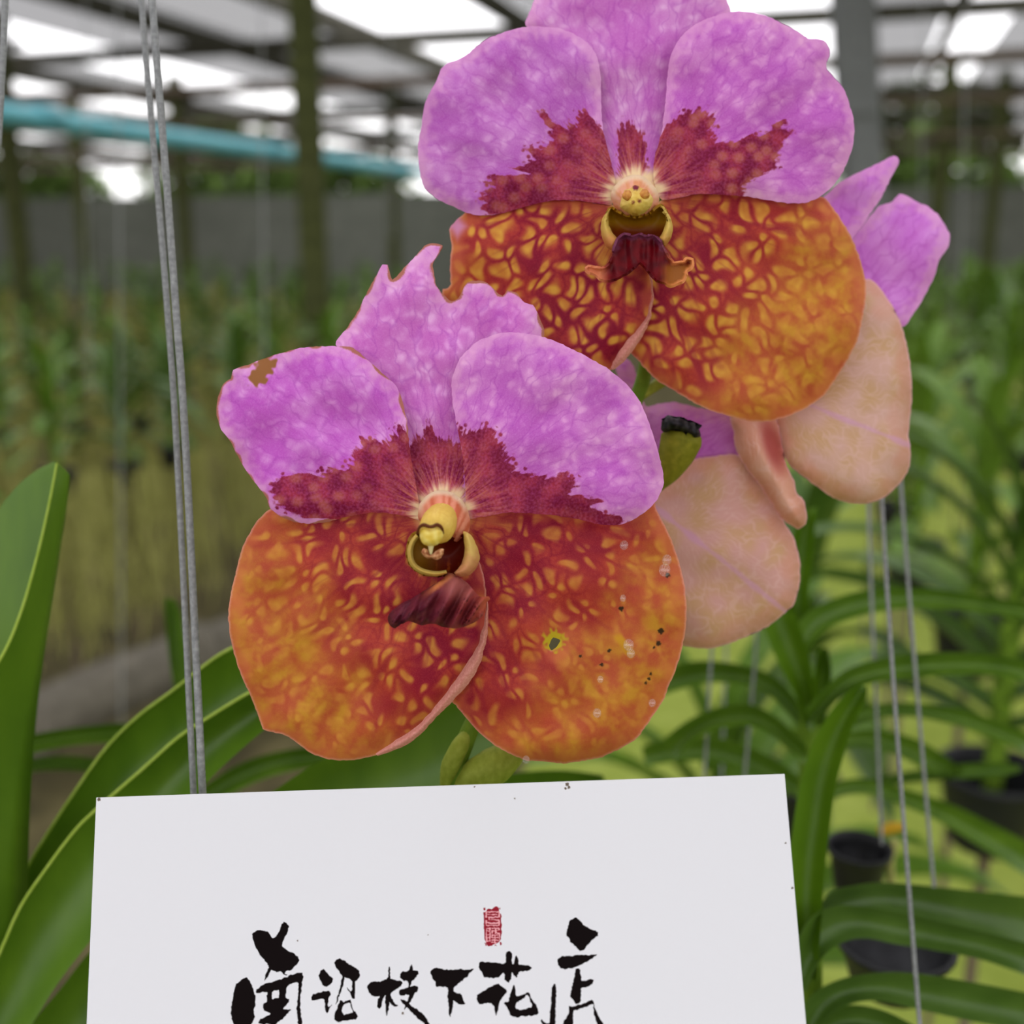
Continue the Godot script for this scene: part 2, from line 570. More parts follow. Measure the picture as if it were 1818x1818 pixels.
# ------------------------------------------------------------------ flowers
# How far a point of a flower lies: flat in the middle, swept back towards the tips, the margins curling away
func bent(c: Vector2, d0: float, layer: float, o := {}) -> Callable:
	var back: float = o.get("back", 0.007)
	var curl: float = o.get("curl", 0.0016)
	var lean: Vector2 = o.get("lean", Vector2.ZERO)
	var dish: float = o.get("dish", 0.0)
	return func(p: Vector2, e: float) -> float:
		var q := (p - c) / 400.0
		var r := q.length()
		var z := d0 + back * r * r + layer * smoothstep(0.06, 0.3, r) + lean.dot(q)
		z += curl * pow(clampf(1.0 - e / 46.0, 0.0, 1.0), 2.0) * smoothstep(0.25, 0.6, r)
		z += dish * sqrt(1.0 - pow(1.0 - minf(e / 110.0, 1.0), 2.0))
		z += 0.0016 * n2(p.x * 0.0075, p.y * 0.0075 + d0 * 900.0) * smoothstep(0.15, 0.6, r)
		z += 0.00016 * n2(q.angle() * 9.0, 2.0 + r) * smoothstep(0.1, 0.3, r)
		return z

func puffed(d0: float, high: float, wide: float, o := {}) -> Callable:
	var lean: Vector2 = o.get("lean", Vector2.ZERO)
	var mid: Vector2 = o.get("mid", Vector2.ZERO)
	var ridge: float = o.get("ridge", 0.0)
	var dir: Vector2 = o.get("dir", Vector2(1, 0))
	return func(p: Vector2, e: float) -> float:
		var t := clampf(1.0 - e / wide, 0.0, 1.0)
		return d0 - high * sqrt(1.0 - t * t) + lean.dot(p - mid) * UNIT + ridge * n2(p.dot(dir) * 0.05, p.cross(dir) * 0.008)

func lobe(called: String, parent: Node3D, raw: Array, depth: Callable, marks: Callable, rough := 0.5, grid := 4.0, thick := 0.0006) -> MeshInstance3D:
	var poly := outline(V(raw), 3.5, 0.3)
	var s := sheet(poly, 1.5)
	var m := paintmat(Color.WHITE, rough, 0.3)
	m.vertex_color_use_as_albedo = true
	return blade(called, parent, poly, s, depth, m, m, {}, marks, thick, grid * 0.75)

func petal(called: String, parent: Node3D, raw: Array, depth: Callable, c: Vector2, blot: Array, o := {}) -> MeshInstance3D:
	var poly := outline(V(raw))
	var s := sheet(poly)
	var k := layout(poly, o.get("root", c))
	var m := paint(s, k, pink_marks(s, c, mask_of(V(blot), s), o))
	var bb := blade(called, parent, poly, s, depth, m, M.petal_back, k, depth)
	return bb

func sepal(called: String, parent: Node3D, raw: Array, depth: Callable, c: Vector2, axis: Vector2, o := {}, holes := []) -> MeshInstance3D:
	var poly := outline(V(raw))
	var cut := []
	for q in holes:
		cut.append(outline(V(q), 3.0, 0.3))
	var s := sheet(poly, 1.0, cut)
	var k := layout(poly, c)
	var m := paint(s, k, net_marks(c, axis, o), 0.5)
	return blade(called, parent, poly, s, depth, m, M.sepal_back, k, depth, 0.0005, 9.0, cut)

# the inner margin of a sepal rolled forward, so that its pale back shows: outer and inner line on the sheet
func rolled(parent: MeshInstance3D, o: Vector3, outer: PackedVector2Array, inner: PackedVector2Array, d_out: float, bulge: float) -> void:
	var a := []
	var b := []
	for p in outer: a.append(Vector3(p.x, p.y, 0))
	for p in inner: b.append(Vector3(p.x, p.y, 0))
	a = spline(a, 40)
	b = spline(b, 40)
	var rows := []
	for i in 41:
		var row := []
		for k in 8:
			var t := k / 7.0
			var p: Vector3 = a[i].lerp(b[i], t)
			var d := d_out - bulge * sin(PI * (0.12 + 0.8 * t)) * minf(1.0, minf(i, 40 - i) / 6.0 + 0.15)
			row.append(at(p.x + n2(p.x * 0.05, p.y * 0.05) * 2.0, p.y, d) - o)
		rows.append(row)
	part("rolled_margin", skin(rows, M.rolled), parent)

func build_flowers(plant: Node3D) -> void:
	M.petal_back = grainy(rgb(206, 140, 196), rgb(222, 168, 208), 60.0, 0.6)
	M.sepal_back = grainy(rgb(206, 150, 128), rgb(222, 178, 150), 60.0, 0.6)
	M.rolled = grainy(rgb(190, 112, 98), rgb(222, 160, 146), 260.0, 0.55)
	# ---- the lower, nearer flower
	var c := Vector2(786, 915)
	var d := 0.240
	var f := Node3D.new()
	f.name = "flower"
	plant.add_child(f)
	f.global_position = at(c.x, c.y, d)
	f.set_meta("label", "lower open flower with a torn top sepal and crumpled lip")
	petal("dorsal_sepal", f, [752, 905, 722, 860, 698, 780, 672, 710, 632, 655, 596, 611, 614, 585, 637, 549, 650, 522, 670, 486, 679, 470, 688, 470, 697, 496, 717, 476, 736, 456, 750, 440, 763, 432, 785, 435, 779, 450, 768, 466, 771, 483, 774, 506, 786, 522, 802, 535, 814, 529, 829, 502, 849, 498, 865, 502, 885, 522, 893, 525, 901, 516, 915, 519, 931, 537, 946, 542, 957, 562, 967, 595, 940, 640, 900, 690, 870, 760, 845, 860, 820, 905],
		bent(c, d, 0.0042, {"back": 0.0055, "curl": 0.0008}), c,
		[730, 890, 724, 816, 722, 790, 735, 778, 749, 778, 763, 747, 773, 772, 786, 776, 806, 782, 824, 790, 826, 816, 822, 890], {"deep": rgb(202, 104, 190), "pale": rgb(236, 172, 226), "dry": 0.8, "mott": 0.4})
	petal("petal", f, [748, 922, 738, 860, 728, 800, 722, 745, 712, 705, 703, 684, 685, 668, 664, 648, 627, 618, 600, 615, 561, 615, 528, 619, 479, 633, 445, 646, 414, 657, 410, 672, 396, 682, 386, 710, 384, 735, 393, 763, 410, 785, 429, 823, 452, 856, 472, 882, 479, 902, 502, 919, 535, 929, 575, 928, 617, 917, 660, 910, 700, 912, 733, 920],
		bent(c, d, -0.0014, {"back": 0.006, "lean": Vector2(0.001, 0)}), c,
		[765, 935, 760, 882, 745, 832, 732, 793, 716, 755, 700, 768, 687, 783, 667, 780, 641, 776, 631, 799, 621, 826, 614, 836, 584, 829, 568, 846, 542, 839, 512, 842, 495, 852, 476, 859, 482, 882, 499, 902, 518, 912, 548, 920, 584, 920, 608, 924, 634, 926, 683, 930], {"deep": rgb(196, 88, 194), "pale": rgb(226, 152, 220), "dry": 0.8, "patch": Vector2(467, 656)})
	petal("petal", f, [828, 918, 826, 860, 820, 800, 810, 750, 803, 710, 802, 675, 817, 636, 845, 608, 875, 595, 900, 590, 930, 592, 968, 599, 1000, 612, 1040, 632, 1080, 655, 1110, 680, 1135, 710, 1150, 745, 1162, 780, 1172, 815, 1178, 845, 1178, 863, 1165, 889, 1145, 909, 1125, 922, 1099, 932, 1066, 931, 1033, 923, 1000, 917, 950, 912, 901, 910, 855, 918],
		bent(c, d, -0.0012, {"back": 0.006, "lean": Vector2(-0.001, 0)}), c,
		[800, 935, 800, 849, 798, 790, 812, 757, 839, 766, 858, 753, 878, 770, 891, 786, 905, 813, 911, 832, 938, 842, 960, 843, 983, 850, 1000, 836, 1020, 850, 1026, 863, 1010, 876, 1043, 883, 1079, 889, 1053, 898, 1073, 912, 1102, 916, 1115, 925, 1082, 938, 1033, 940, 983, 936, 934, 934, 884, 934, 848, 940], {"deep": rgb(194, 96, 190), "pale": rgb(228, 158, 214), "mott": 0.15})
	var ls := sepal("lateral_sepal", f, [770, 950, 745, 915, 690, 896, 600, 895, 510, 892, 478, 905, 456, 925, 441, 950, 431, 970, 419, 1015, 410, 1051, 405, 1087, 408, 1127, 418, 1170, 431, 1206, 446, 1238, 459, 1272, 467, 1295, 485, 1300, 512, 1308, 535, 1325, 555, 1339, 584, 1348, 624, 1350, 660, 1343, 716, 1325, 746, 1304, 773, 1275, 802, 1246, 832, 1213, 852, 1178, 864, 1130, 867, 1090, 862, 1044, 855, 1008, 840, 970, 815, 945],
		bent(c, d, 0.0012, {"back": 0.0065}), c, Vector2(-0.62, 0.78), {"away": Vector2(-0.86, 0.5), "a0": 185.0, "a1": 370.0, "bold": 0.82, "wide": 0.46})
	rolled(ls, f.global_position, V([864, 1062, 867, 1094, 864, 1132, 852, 1178, 832, 1213, 802, 1246, 773, 1275, 746, 1304, 716, 1325, 672, 1342]), V([862, 1064, 861, 1090, 854, 1127, 844, 1153, 825, 1183, 799, 1219, 766, 1262, 733, 1295, 700, 1316, 668, 1338]), d + 0.0028, 0.0022)
	sepal("lateral_sepal", f, [800, 950, 830, 918, 900, 900, 1000, 905, 1100, 908, 1150, 895, 1162, 891, 1166, 906, 1178, 929, 1191, 955, 1205, 995, 1214, 1031, 1219, 1071, 1218, 1110, 1211, 1150, 1201, 1186, 1188, 1216, 1180, 1239, 1165, 1262, 1147, 1289, 1129, 1312, 1099, 1330, 1066, 1345, 1033, 1351, 1000, 1356, 967, 1352, 934, 1350, 911, 1341, 881, 1325, 852, 1302, 828, 1275, 809, 1252, 800, 1240, 815, 1190, 830, 1120, 828, 1050, 812, 980],
		bent(c, d, 0.0034, {"back": 0.0065}), c, Vector2(0.55, 0.83), {"away": Vector2(0.8, 0.6), "a0": 235.0, "a1": 430.0, "bold": 0.72, "wide": 0.44, "halo": Vector2(984, 1138)},
		[[975, 1145, 982, 1132, 995, 1137, 988, 1149, 979, 1154]])
	# its column and lip
	lobe("column_base", f, [742, 918, 745, 895, 757, 880, 772, 872, 790, 871, 806, 876, 820, 888, 830, 905, 835, 925, 832, 945, 822, 958, 808, 965, 790, 955, 770, 945, 752, 935], puffed(d - 0.001, 0.008, 34.0),
		func(p: Vector2, e: float) -> Color: return rgb(206, 104, 70).lerp(rgb(232, 150, 118), clampf(0.6 + 1.2 * n2((p - Vector2(785, 1000)).angle() * 9.0, 4.0), 0.0, 1.0)).lerp(rgb(244, 216, 176), smoothstep(12.0, 3.0, e) * smoothstep(925.0, 890.0, p.y)))
	var cm := grainy(rgb(222, 178, 74), rgb(238, 206, 100), 200.0, 0.45, 0.4)
	var o := f.global_position
	part("column", tube([at(790, 908, d - 0.004) - o, at(784, 920, d - 0.0075) - o, at(776, 936, d - 0.0112) - o, at(770, 948, d - 0.013) - o, at(767, 953, d - 0.0136) - o], [0.0022, 0.0033, 0.0038, 0.0036, 0.0021, 0.0005], cm, 18, 14), f)
	lobe("anther_cap", f, [745, 950, 746, 939, 753, 934, 764, 938, 774, 933, 784, 939, 787, 950, 784, 960, 777, 967, 765, 970, 753, 967, 747, 960], puffed(d - 0.0172, 0.0024, 12.0), plain_marks(rgb(226, 190, 70), rgb(246, 224, 128), 0.06), 0.4, 3.0)
	part("anther_rim", tube([at(740, 948, d - 0.0172) - o, at(745, 936, d - 0.0188) - o, at(753, 932, d - 0.0192) - o, at(761, 935, d - 0.0196) - o, at(768, 935, d - 0.0196) - o, at(776, 932, d - 0.0192) - o, at(784, 937, d - 0.0188) - o, at(787, 947, d - 0.0172) - o], [0.0002, 0.0004, 0.00034, 0.0004, 0.0002], paintmat(rgb(96, 46, 14), 0.5), 6, 28), f)
	part("rostellum", tube([at(766, 960, d - 0.0165) - o, at(765, 970, d - 0.0168) - o, at(765, 984, d - 0.0168) - o], [0.0007, 0.0006, 0.0002], paintmat(rgb(222, 206, 150), 0.4), 10, 8), f)
	lobe("pollinia", f, [748, 980, 753, 973, 759, 976, 762, 985, 770, 982, 780, 974, 788, 975, 787, 983, 783, 990, 775, 994, 767, 991, 760, 992, 753, 988], puffed(d - 0.0155, 0.0012, 6.0, {"ridge": 0.0012}), plain_marks(rgb(150, 78, 44), rgb(236, 184, 136), 0.12), 0.45, 2.6)
	lobe("lip_throat", f, [738, 948, 728, 962, 725, 985, 732, 1004, 752, 1017, 780, 1020, 806, 1016, 824, 1000, 832, 975, 828, 950, 800, 958, 770, 955], puffed(d - 0.0066, -0.0045, 40.0),
		func(p: Vector2, _e: float) -> Color: return rgb(146, 104, 22).lerp(rgb(92, 16, 2), smoothstep(742.0, 800.0, p.x)).lerp(rgb(176, 96, 30), 0.55 * smoothstep(0.25, 0.6, n2(p.x * 0.13, 3.0)) * smoothstep(985.0, 1005.0, p.y)))
	var lm := grainy(rgb(196, 160, 70), rgb(214, 180, 92), 150.0, 0.5, 0.35)
	var rim := [[738, 948], [728, 961], [723, 980], [727, 1000], [738, 1013], [756, 1021], [776, 1023], [794, 1018]]
	var inner := [[744, 954], [736, 966], [733, 981], [736, 996], [745, 1006], [760, 1012], [777, 1014], [792, 1012]]
	var wall := []
	for layer in [[rim, 0.0], [rim, -0.006], [rim, -0.0105], [inner, -0.0108], [inner, -0.006], [inner, 0.0]]:
		var line := []
		for q in layer[0]:
			line.append(at(q[0], q[1], d - 0.001 + layer[1]) - o)
		wall.append(spline(line, 28))
	part("lip_side_lobe", skin(wall, lm), f)
	lobe("lip_side_lobe", f, [823, 943, 835, 949, 844, 963, 850, 979, 852, 994, 844, 1011, 831, 1022, 817, 1024, 806, 1017, 812, 1011, 819, 1002, 823, 990, 825, 976, 824, 963], puffed(d - 0.008, 0.0035, 16.0, {"lean": Vector2(0.5, 0), "mid": Vector2(835, 985)}),
		func(p: Vector2, _e: float) -> Color: return rgb(216, 182, 96).lerp(rgb(196, 132, 88), smoothstep(965.0, 1015.0, p.y + 8.0 * n2(p.x * 0.1, p.y * 0.1))), 0.45, 3.5)
	lobe("lip_mid_lobe", f, [794, 1016, 805, 1019, 817, 1026, 830, 1035, 841, 1048, 852, 1059, 868, 1059, 870, 1063, 863, 1072, 856, 1094, 842, 1105, 826, 1112, 811, 1116, 790, 1114, 769, 1107, 749, 1110, 725, 1103, 712, 1108, 701, 1116, 692, 1111, 688, 1097, 694, 1086, 712, 1072, 734, 1061, 757, 1046, 776, 1034, 788, 1026], puffed(d - 0.0085, 0.0055, 38.0, {"ridge": 0.004, "dir": Vector2(0.86, 0.5), "lean": Vector2(0, -0.35), "mid": Vector2(790, 1060)}),
		func(p: Vector2, e: float) -> Color:
			var q := (p - Vector2(796, 1018)).rotated(-2.5)
			var col := rgb(74, 20, 36).lerp(rgb(158, 56, 54), smoothstep(742.0, 838.0, p.x + 14.0 * n2(p.x * 0.05, p.y * 0.05)))
			col = col.lerp(rgb(118, 44, 56), 0.5 + 0.5 * n2(q.y * 0.16, q.x * 0.02))
			col = col.lerp(rgb(216, 132, 76), smoothstep(7.0, 2.0, absf(q.y + 6.0)) * smoothstep(75.0, 20.0, q.x))
			col = col.lerp(rgb(188, 116, 104), 0.7 * smoothstep(45.0, 10.0, (p - Vector2(818, 1040)).length()))
			return col.lerp(rgb(202, 108, 70), smoothstep(834.0, 864.0, p.x) * 0.7).lerp(rgb(40, 14, 20), 0.6 * smoothstep(9.0, 2.0, e) * smoothstep(1080.0, 1100.0, p.y) * smoothstep(0.0, 0.3, n2(p.x * 0.04, 7.0))), 0.5, 4.0)
	# ---- the upper flower, a little farther
	c = Vector2(1128, 350)
	d = 0.259
	f = Node3D.new()
	f.name = "flower"
	plant.add_child(f, true)
	f.global_position = at(c.x, c.y, d)
	f.set_meta("label", "upper open flower with a dark anchor-shaped lip")
	o = f.global_position
	petal("dorsal_sepal", f, [1096, 345, 1060, 280, 1040, 220, 1015, 130, 980, 75, 933, 45, 938, 28, 946, 6, 962, -32, 1000, -72, 1060, -102, 1120, -112, 1180, -102, 1235, -70, 1270, -34, 1290, 0, 1297, 24, 1275, 60, 1250, 120, 1220, 220, 1195, 290, 1160, 345],
		bent(c, d, 0.0042, {"back": 0.006}), c, [1098, 316, 1098, 271, 1096, 231, 1106, 218, 1119, 216, 1132, 228, 1142, 238, 1146, 264, 1148, 312], {"deep": rgb(198, 104, 190), "pale": rgb(226, 164, 216), "mott": 0.1})
	petal("petal", f, [1086, 362, 1092, 320, 1083, 281, 1071, 231, 1067, 182, 1066, 132, 1058, 96, 1043, 76, 1017, 59, 990, 50, 957, 47, 928, 48, 898, 56, 865, 69, 842, 86, 822, 102, 792, 114, 781, 127, 776, 142, 764, 162, 754, 185, 748, 224, 742, 264, 745, 304, 753, 333, 776, 353, 802, 366, 829, 378, 852, 382, 878, 381, 911, 373, 944, 363, 980, 356, 1017, 355, 1056, 360],
		bent(c, d, -0.0012, {"back": 0.006}), c,
		[1100, 375, 1108, 320, 1095, 280, 1076, 238, 1055, 214, 1040, 195, 1027, 198, 1023, 218, 997, 224, 977, 214, 964, 191, 957, 205, 964, 218, 980, 228, 977, 254, 951, 264, 931, 261, 938, 274, 944, 290, 914, 294, 911, 300, 938, 307, 898, 312, 868, 310, 862, 323, 872, 330, 852, 343, 858, 360, 850, 370, 885, 385, 924, 380, 980, 374, 1030, 374], {"deep": rgb(186, 96, 186), "pale": rgb(218, 152, 212)})
	petal("petal", f, [1176, 355, 1160, 318, 1163, 276, 1175, 233, 1182, 178, 1185, 132, 1192, 96, 1208, 66, 1235, 43, 1261, 31, 1297, 21, 1327, 21, 1360, 28, 1386, 40, 1413, 54, 1436, 68, 1462, 71, 1472, 86, 1473, 99, 1467, 112, 1469, 124, 1482, 139, 1498, 158, 1508, 185, 1515, 211, 1517, 238, 1512, 267, 1502, 294, 1489, 317, 1472, 337, 1449, 353, 1429, 360, 1403, 361, 1366, 356, 1327, 349, 1284, 346, 1238, 344],
		bent(c, d, -0.0012, {"back": 0.006}), c,
		[1150, 365, 1146, 300, 1160, 264, 1182, 224, 1205, 205, 1225, 198, 1248, 195, 1268, 201, 1264, 224, 1274, 248, 1281, 251, 1310, 251, 1333, 238, 1360, 238, 1376, 228, 1373, 220, 1390, 213, 1400, 224, 1402, 244, 1383, 264, 1386, 284, 1376, 300, 1357, 307, 1343, 317, 1330, 320, 1317, 330, 1330, 345, 1300, 360, 1251, 364], {"deep": rgb(194, 96, 190), "pale": rgb(228, 158, 214), "mott": 0.75})
	ls = sepal("lateral_sepal", f, [1110, 400, 1085, 362, 1000, 348, 900, 352, 845, 368, 827, 376, 799, 403, 799, 419, 802, 436, 799, 462, 799, 485, 800, 505, 796, 512, 786, 513, 785, 525, 789, 536, 806, 575, 850, 625, 920, 655, 1000, 664, 1050, 664, 1088, 656, 1107, 642, 1126, 619, 1143, 593, 1154, 566, 1159, 537, 1159, 510, 1154, 482, 1142, 440],
		bent(c, d, 0.0012, {"back": 0.0055}), c, Vector2(-0.62, 0.78), {"away": Vector2(-0.95, 0.2), "a0": 270.0, "a1": 400.0, "torn": 1.0})
	rolled(ls, o, V([1140, 468, 1154, 482, 1159, 510, 1159, 537, 1154, 566, 1143, 593, 1126, 619, 1107, 642, 1088, 657]), V([1140, 468, 1152, 484, 1156, 510, 1155, 532, 1150, 556, 1138, 578, 1118, 600, 1099, 624, 1084, 652]), d + 0.0022, 0.0018)
	sepal("lateral_sepal", f, [1140, 400, 1175, 355, 1240, 334, 1330, 338, 1420, 345, 1462, 350, 1482, 373, 1502, 403, 1515, 429, 1528, 462, 1536, 495, 1538, 522, 1531, 568, 1522, 606, 1509, 632, 1489, 665, 1463, 702, 1430, 725, 1397, 740, 1364, 748, 1331, 748, 1298, 740, 1265, 730, 1232, 715, 1199, 695, 1166, 675, 1143, 652, 1130, 636, 1118, 622, 1128, 560, 1132, 480],
		bent(c, d, 0.0034, {"back": 0.006}), c, Vector2(0.6, 0.8), {"away": Vector2(0.85, 0.53), "a0": 200.0, "a1": 370.0})
	lobe("column_base", f, [1088, 362, 1084, 346, 1089, 333, 1101, 320, 1116, 312, 1128, 310, 1142, 313, 1155, 324, 1166, 337, 1170, 350, 1169, 364, 1162, 377, 1146, 388, 1128, 391, 1109, 388, 1096, 377], puffed(d - 0.001, 0.008, 36.0),
		func(p: Vector2, e: float) -> Color: return rgb(226, 150, 98).lerp(rgb(236, 168, 140), clampf(0.5 + n2((p - Vector2(1128, 380)).angle() * 8.0, 2.0), 0.0, 1.0)).lerp(rgb(246, 218, 176), smoothstep(13.0, 4.0, e) * smoothstep(365.0, 335.0, p.y)))
	lobe("column", f, [1109, 338, 1122, 332, 1129, 328, 1136, 332, 1149, 338, 1160, 354, 1155, 368, 1142, 379, 1128, 384, 1115, 378, 1101, 367, 1104, 350], puffed(d - 0.0075, 0.006, 24.0), func(p: Vector2, _e: float) -> Color:
		var col := rgb(214, 170, 66).lerp(rgb(238, 210, 112), clampf(0.4 + absf(p.x - 1128.0) / 40.0 + 0.4 * n2(p.x * 0.1, p.y * 0.1), 0.0, 1.0))
		for q in [Vector2(1124, 359), Vector2(1135, 357)]:
			col = col.lerp(rgb(120, 44, 30), smoothstep(4.0, 2.0, p.distance_to(q)))
		return col.lerp(rgb(116, 30, 44), smoothstep(6.5, 4.0, p.distance_to(Vector2(1128.5, 333)))), 0.4, 3.5)
	for q in [Vector2(1114, 348), Vector2(1144, 346)]:
		lobe("anther", f, [q.x - 8, q.y + 4, q.x - 9, q.y - 3, q.x - 3, q.y - 10, q.x + 4, q.y - 10, q.x + 9, q.y - 3, q.x + 8, q.y + 5, q.x, q.y + 9], puffed(d - 0.0122, 0.0014, 9.0), plain_marks(rgb(196, 124, 56), rgb(220, 160, 78), 0.1), 0.4, 2.6)
	lobe("lip_throat", f, [1084, 371, 1100, 380, 1128, 388, 1155, 380, 1173, 366, 1182, 380, 1180, 410, 1168, 428, 1135, 432, 1100, 428, 1084, 410, 1080, 390], puffed(d - 0.0066, -0.0045, 26.0),
		func(p: Vector2, _e: float) -> Color:
			var col := rgb(158, 114, 20).lerp(rgb(104, 34, 4), smoothstep(392.0, 416.0, p.y))
			return col)
	lobe("lip_side_lobe", f, [1084, 370, 1080, 383, 1081, 399, 1087, 412, 1097, 426, 1090, 446, 1078, 440, 1070, 425, 1067, 408, 1068, 393, 1074, 380], puffed(d - 0.0065, 0.003, 12.0, {"lean": Vector2(-0.5, 0), "mid": Vector2(1080, 405)}), func(p: Vector2, _e: float) -> Color: return rgb(212, 178, 88).lerp(rgb(192, 116, 66), smoothstep(400.0, 440.0, p.y)), 0.45, 3.5)
	lobe("lip_side_lobe", f, [1173, 365, 1180, 370, 1191, 388, 1195, 405, 1191, 423, 1180, 438, 1170, 426, 1178, 409, 1183, 392, 1181, 378], puffed(d - 0.0065, 0.003, 12.0, {"lean": Vector2(0.5, 0), "mid": Vector2(1184, 405)}), func(p: Vector2, _e: float) -> Color: return rgb(216, 184, 92).lerp(rgb(190, 130, 66), smoothstep(400.0, 440.0, p.y)), 0.45, 3.5)
	lobe("lip_mid_lobe", f, [1099, 424, 1109, 417, 1122, 420, 1136, 417, 1146, 421, 1159, 418, 1170, 427, 1178, 442, 1185, 456, 1196, 467, 1206, 466, 1215, 465, 1220, 460, 1228, 462, 1229, 470, 1226, 476, 1220, 479, 1214, 497, 1203, 502, 1191, 507, 1179, 501, 1167, 497, 1157, 486, 1146, 474, 1136, 465, 1125, 474, 1109, 486, 1093, 494, 1079, 497, 1067, 495, 1056, 486, 1045, 482, 1039, 478, 1045, 474, 1056, 476, 1074, 476, 1083, 468, 1089, 453, 1092, 439], puffed(d - 0.0105, -0.0016, 16.0, {"lean": Vector2(0, -0.25), "mid": Vector2(1130, 450), "ridge": 0.001}),
		func(p: Vector2, e: float) -> Color:
			var col := rgb(84, 6, 14).lerp(rgb(106, 10, 18), clampf(0.5 + n2(p.x * 0.05, p.y * 0.05), 0.0, 1.0))
			col = col.lerp(rgb(112, 56, 84), 0.85 * smoothstep(10.0, 4.0, e + 3.0 * n2(p.x * 0.15, p.y * 0.1)) * smoothstep(458.0, 440.0, p.y))
			col = col.lerp(rgb(214, 126, 88), smoothstep(1088.0, 1066.0, p.x)).lerp(rgb(146, 84, 22), smoothstep(1166.0, 1190.0, p.x) * smoothstep(462.0, 476.0, p.y))
			return col.lerp(rgb(222, 140, 82), smoothstep(5.0, 1.5, e) * smoothstep(1170.0, 1205.0, p.x)), 0.5, 4.0)
	# ---- the third flower, turned away: pink fronts above, pale backs below
	f = Node3D.new()
	f.name = "flower"
	plant.add_child(f, true)
	d = 0.287
	f.global_position = at(1390, 700, d)
	f.set_meta("label", "flower turned away, showing pale peach sepal backs")
	c = Vector2(1400, 690)
	var shy := {"calm": 0.15, "deep": rgb(206, 112, 210), "pale": rgb(232, 164, 232)}
	petal("dorsal_sepal", f, [1430, 470, 1440, 370, 1469, 345, 1492, 323, 1522, 307, 1555, 292, 1574, 282, 1588, 276, 1597, 285, 1581, 317, 1565, 350, 1548, 376, 1532, 399, 1512, 425, 1480, 500], bent(c, d, 0.0, {"back": 0.004, "lean": Vector2(-0.004, 0.002)}), Vector2(1390, 700), [0, 0, 1, 0, 1, 1], shy.merged({"root": Vector2(1380, 560)}))
	petal("petal", f, [1500, 520, 1495, 450, 1512, 424, 1535, 396, 1561, 366, 1584, 358, 1597, 344, 1614, 350, 1634, 361, 1647, 366, 1667, 383, 1680, 403, 1687, 419, 1683, 439, 1667, 462, 1660, 488, 1647, 515, 1630, 545, 1617, 564, 1604, 580, 1560, 575], bent(c, d, 0.0025, {"back": 0.004, "lean": Vector2(0.004, 0)}), Vector2(1390, 700), [0, 0, 1, 0, 1, 1], shy.merged({"root": Vector2(1420, 560)}))
	petal("petal", f, [1092, 650, 1113, 637, 1126, 652, 1137, 690, 1146, 721, 1173, 716, 1199, 714, 1232, 722, 1300, 735, 1330, 760, 1330, 815, 1290, 830, 1240, 835, 1180, 850, 1140, 820, 1120, 740], bent(c, d, 0.003, {"back": 0.002}), Vector2(1390, 700), [0, 0, 1, 0, 1, 1], shy.merged({"root": Vector2(1000, 790)}))
	var backs := [
		["lateral_sepal", [1460, 600, 1490, 530, 1520, 500, 1544, 495, 1562, 510, 1578, 533, 1595, 563, 1608, 603, 1616, 645, 1619, 688, 1618, 718, 1614, 761, 1613, 775, 1617, 801, 1615, 828, 1602, 854, 1572, 882, 1539, 894, 1512, 894, 1479, 884, 1450, 864, 1423, 844, 1404, 828, 1390, 805, 1384, 772, 1377, 740, 1410, 660], {"from": Vector2(1390, 700), "rib": Vector2(0.9, 0.36)}, -0.002, Vector2(0.006, 0), Vector2(1330, 640), -0.006],
		["lateral_sepal", [1179, 861, 1209, 838, 1232, 815, 1258, 811, 1298, 806, 1325, 815, 1344, 850, 1374, 894, 1394, 930, 1410, 956, 1420, 996, 1420, 1036, 1410, 1072, 1394, 1088, 1364, 1112, 1331, 1128, 1298, 1141, 1265, 1151, 1232, 1150, 1200, 1140, 1160, 1080, 1130, 1000, 1130, 900], {"from": Vector2(1200, 930), "rib": Vector2(0.78, 0.62), "base": rgb(212, 160, 150)}, -0.001, Vector2(0, 0.003), Vector2(1070, 830), -0.006],
		["lip", [1298, 735, 1302, 765, 1305, 795, 1324, 831, 1351, 864, 1371, 897, 1387, 920, 1404, 933, 1418, 940, 1430, 930, 1433, 914, 1427, 887, 1414, 876, 1410, 854, 1397, 828, 1387, 785, 1374, 735], {"from": Vector2(1320, 700), "base": rgb(220, 166, 142), "tint": rgb(204, 130, 104)}, -0.0055, Vector2(0, 0.002), Vector2(1290, 640), -0.009],
	]
	for b in backs:
		var poly := outline(V(b[1]))
		var s := sheet(poly, 0.8)
		var how := back_marks(b[2])
		if b[0] == "lip":
			var peach := how
			how = func(p: Vector2, e: float) -> Color: return peach.call(p, e).lerp(rgb(160, 62, 58), 0.85 * smoothstep(36.0, 8.0, Vector2((p.x - 1372.0) * 1.3 - (p.y - 790.0) * 0.35, (p.y - 790.0) * 0.5).length()))
		var k := layout(poly, b[5])
		var pm := paint(s, k, how, 0.55)
		blade(b[0], f, poly, s, bent(c, d, b[3], {"back": 0.001, "lean": b[4], "dish": b[6]}), pm, M.sepal_back, k, how)

# ------------------------------------------------------------------ the flowering plant
func lines(o: Vector3, d: float, l: Array, k: Array, r: Array, mat: Material, tilt := 0.0, thick := 0.0016, sharp := false) -> ArrayMesh:
	var out := []
	for a in [l, k, r]:
		var p := []
		for i in range(0, a.size(), 2):
			var dd := d + tilt * float(i) / maxf(1.0, a.size() - 2)
			if a == k: dd += 0.006
			p.append(at(a[i], a[i + 1], dd) - o)
		out.append(p)
	return strap(out[0], out[1], out[2], mat, thick, sharp)

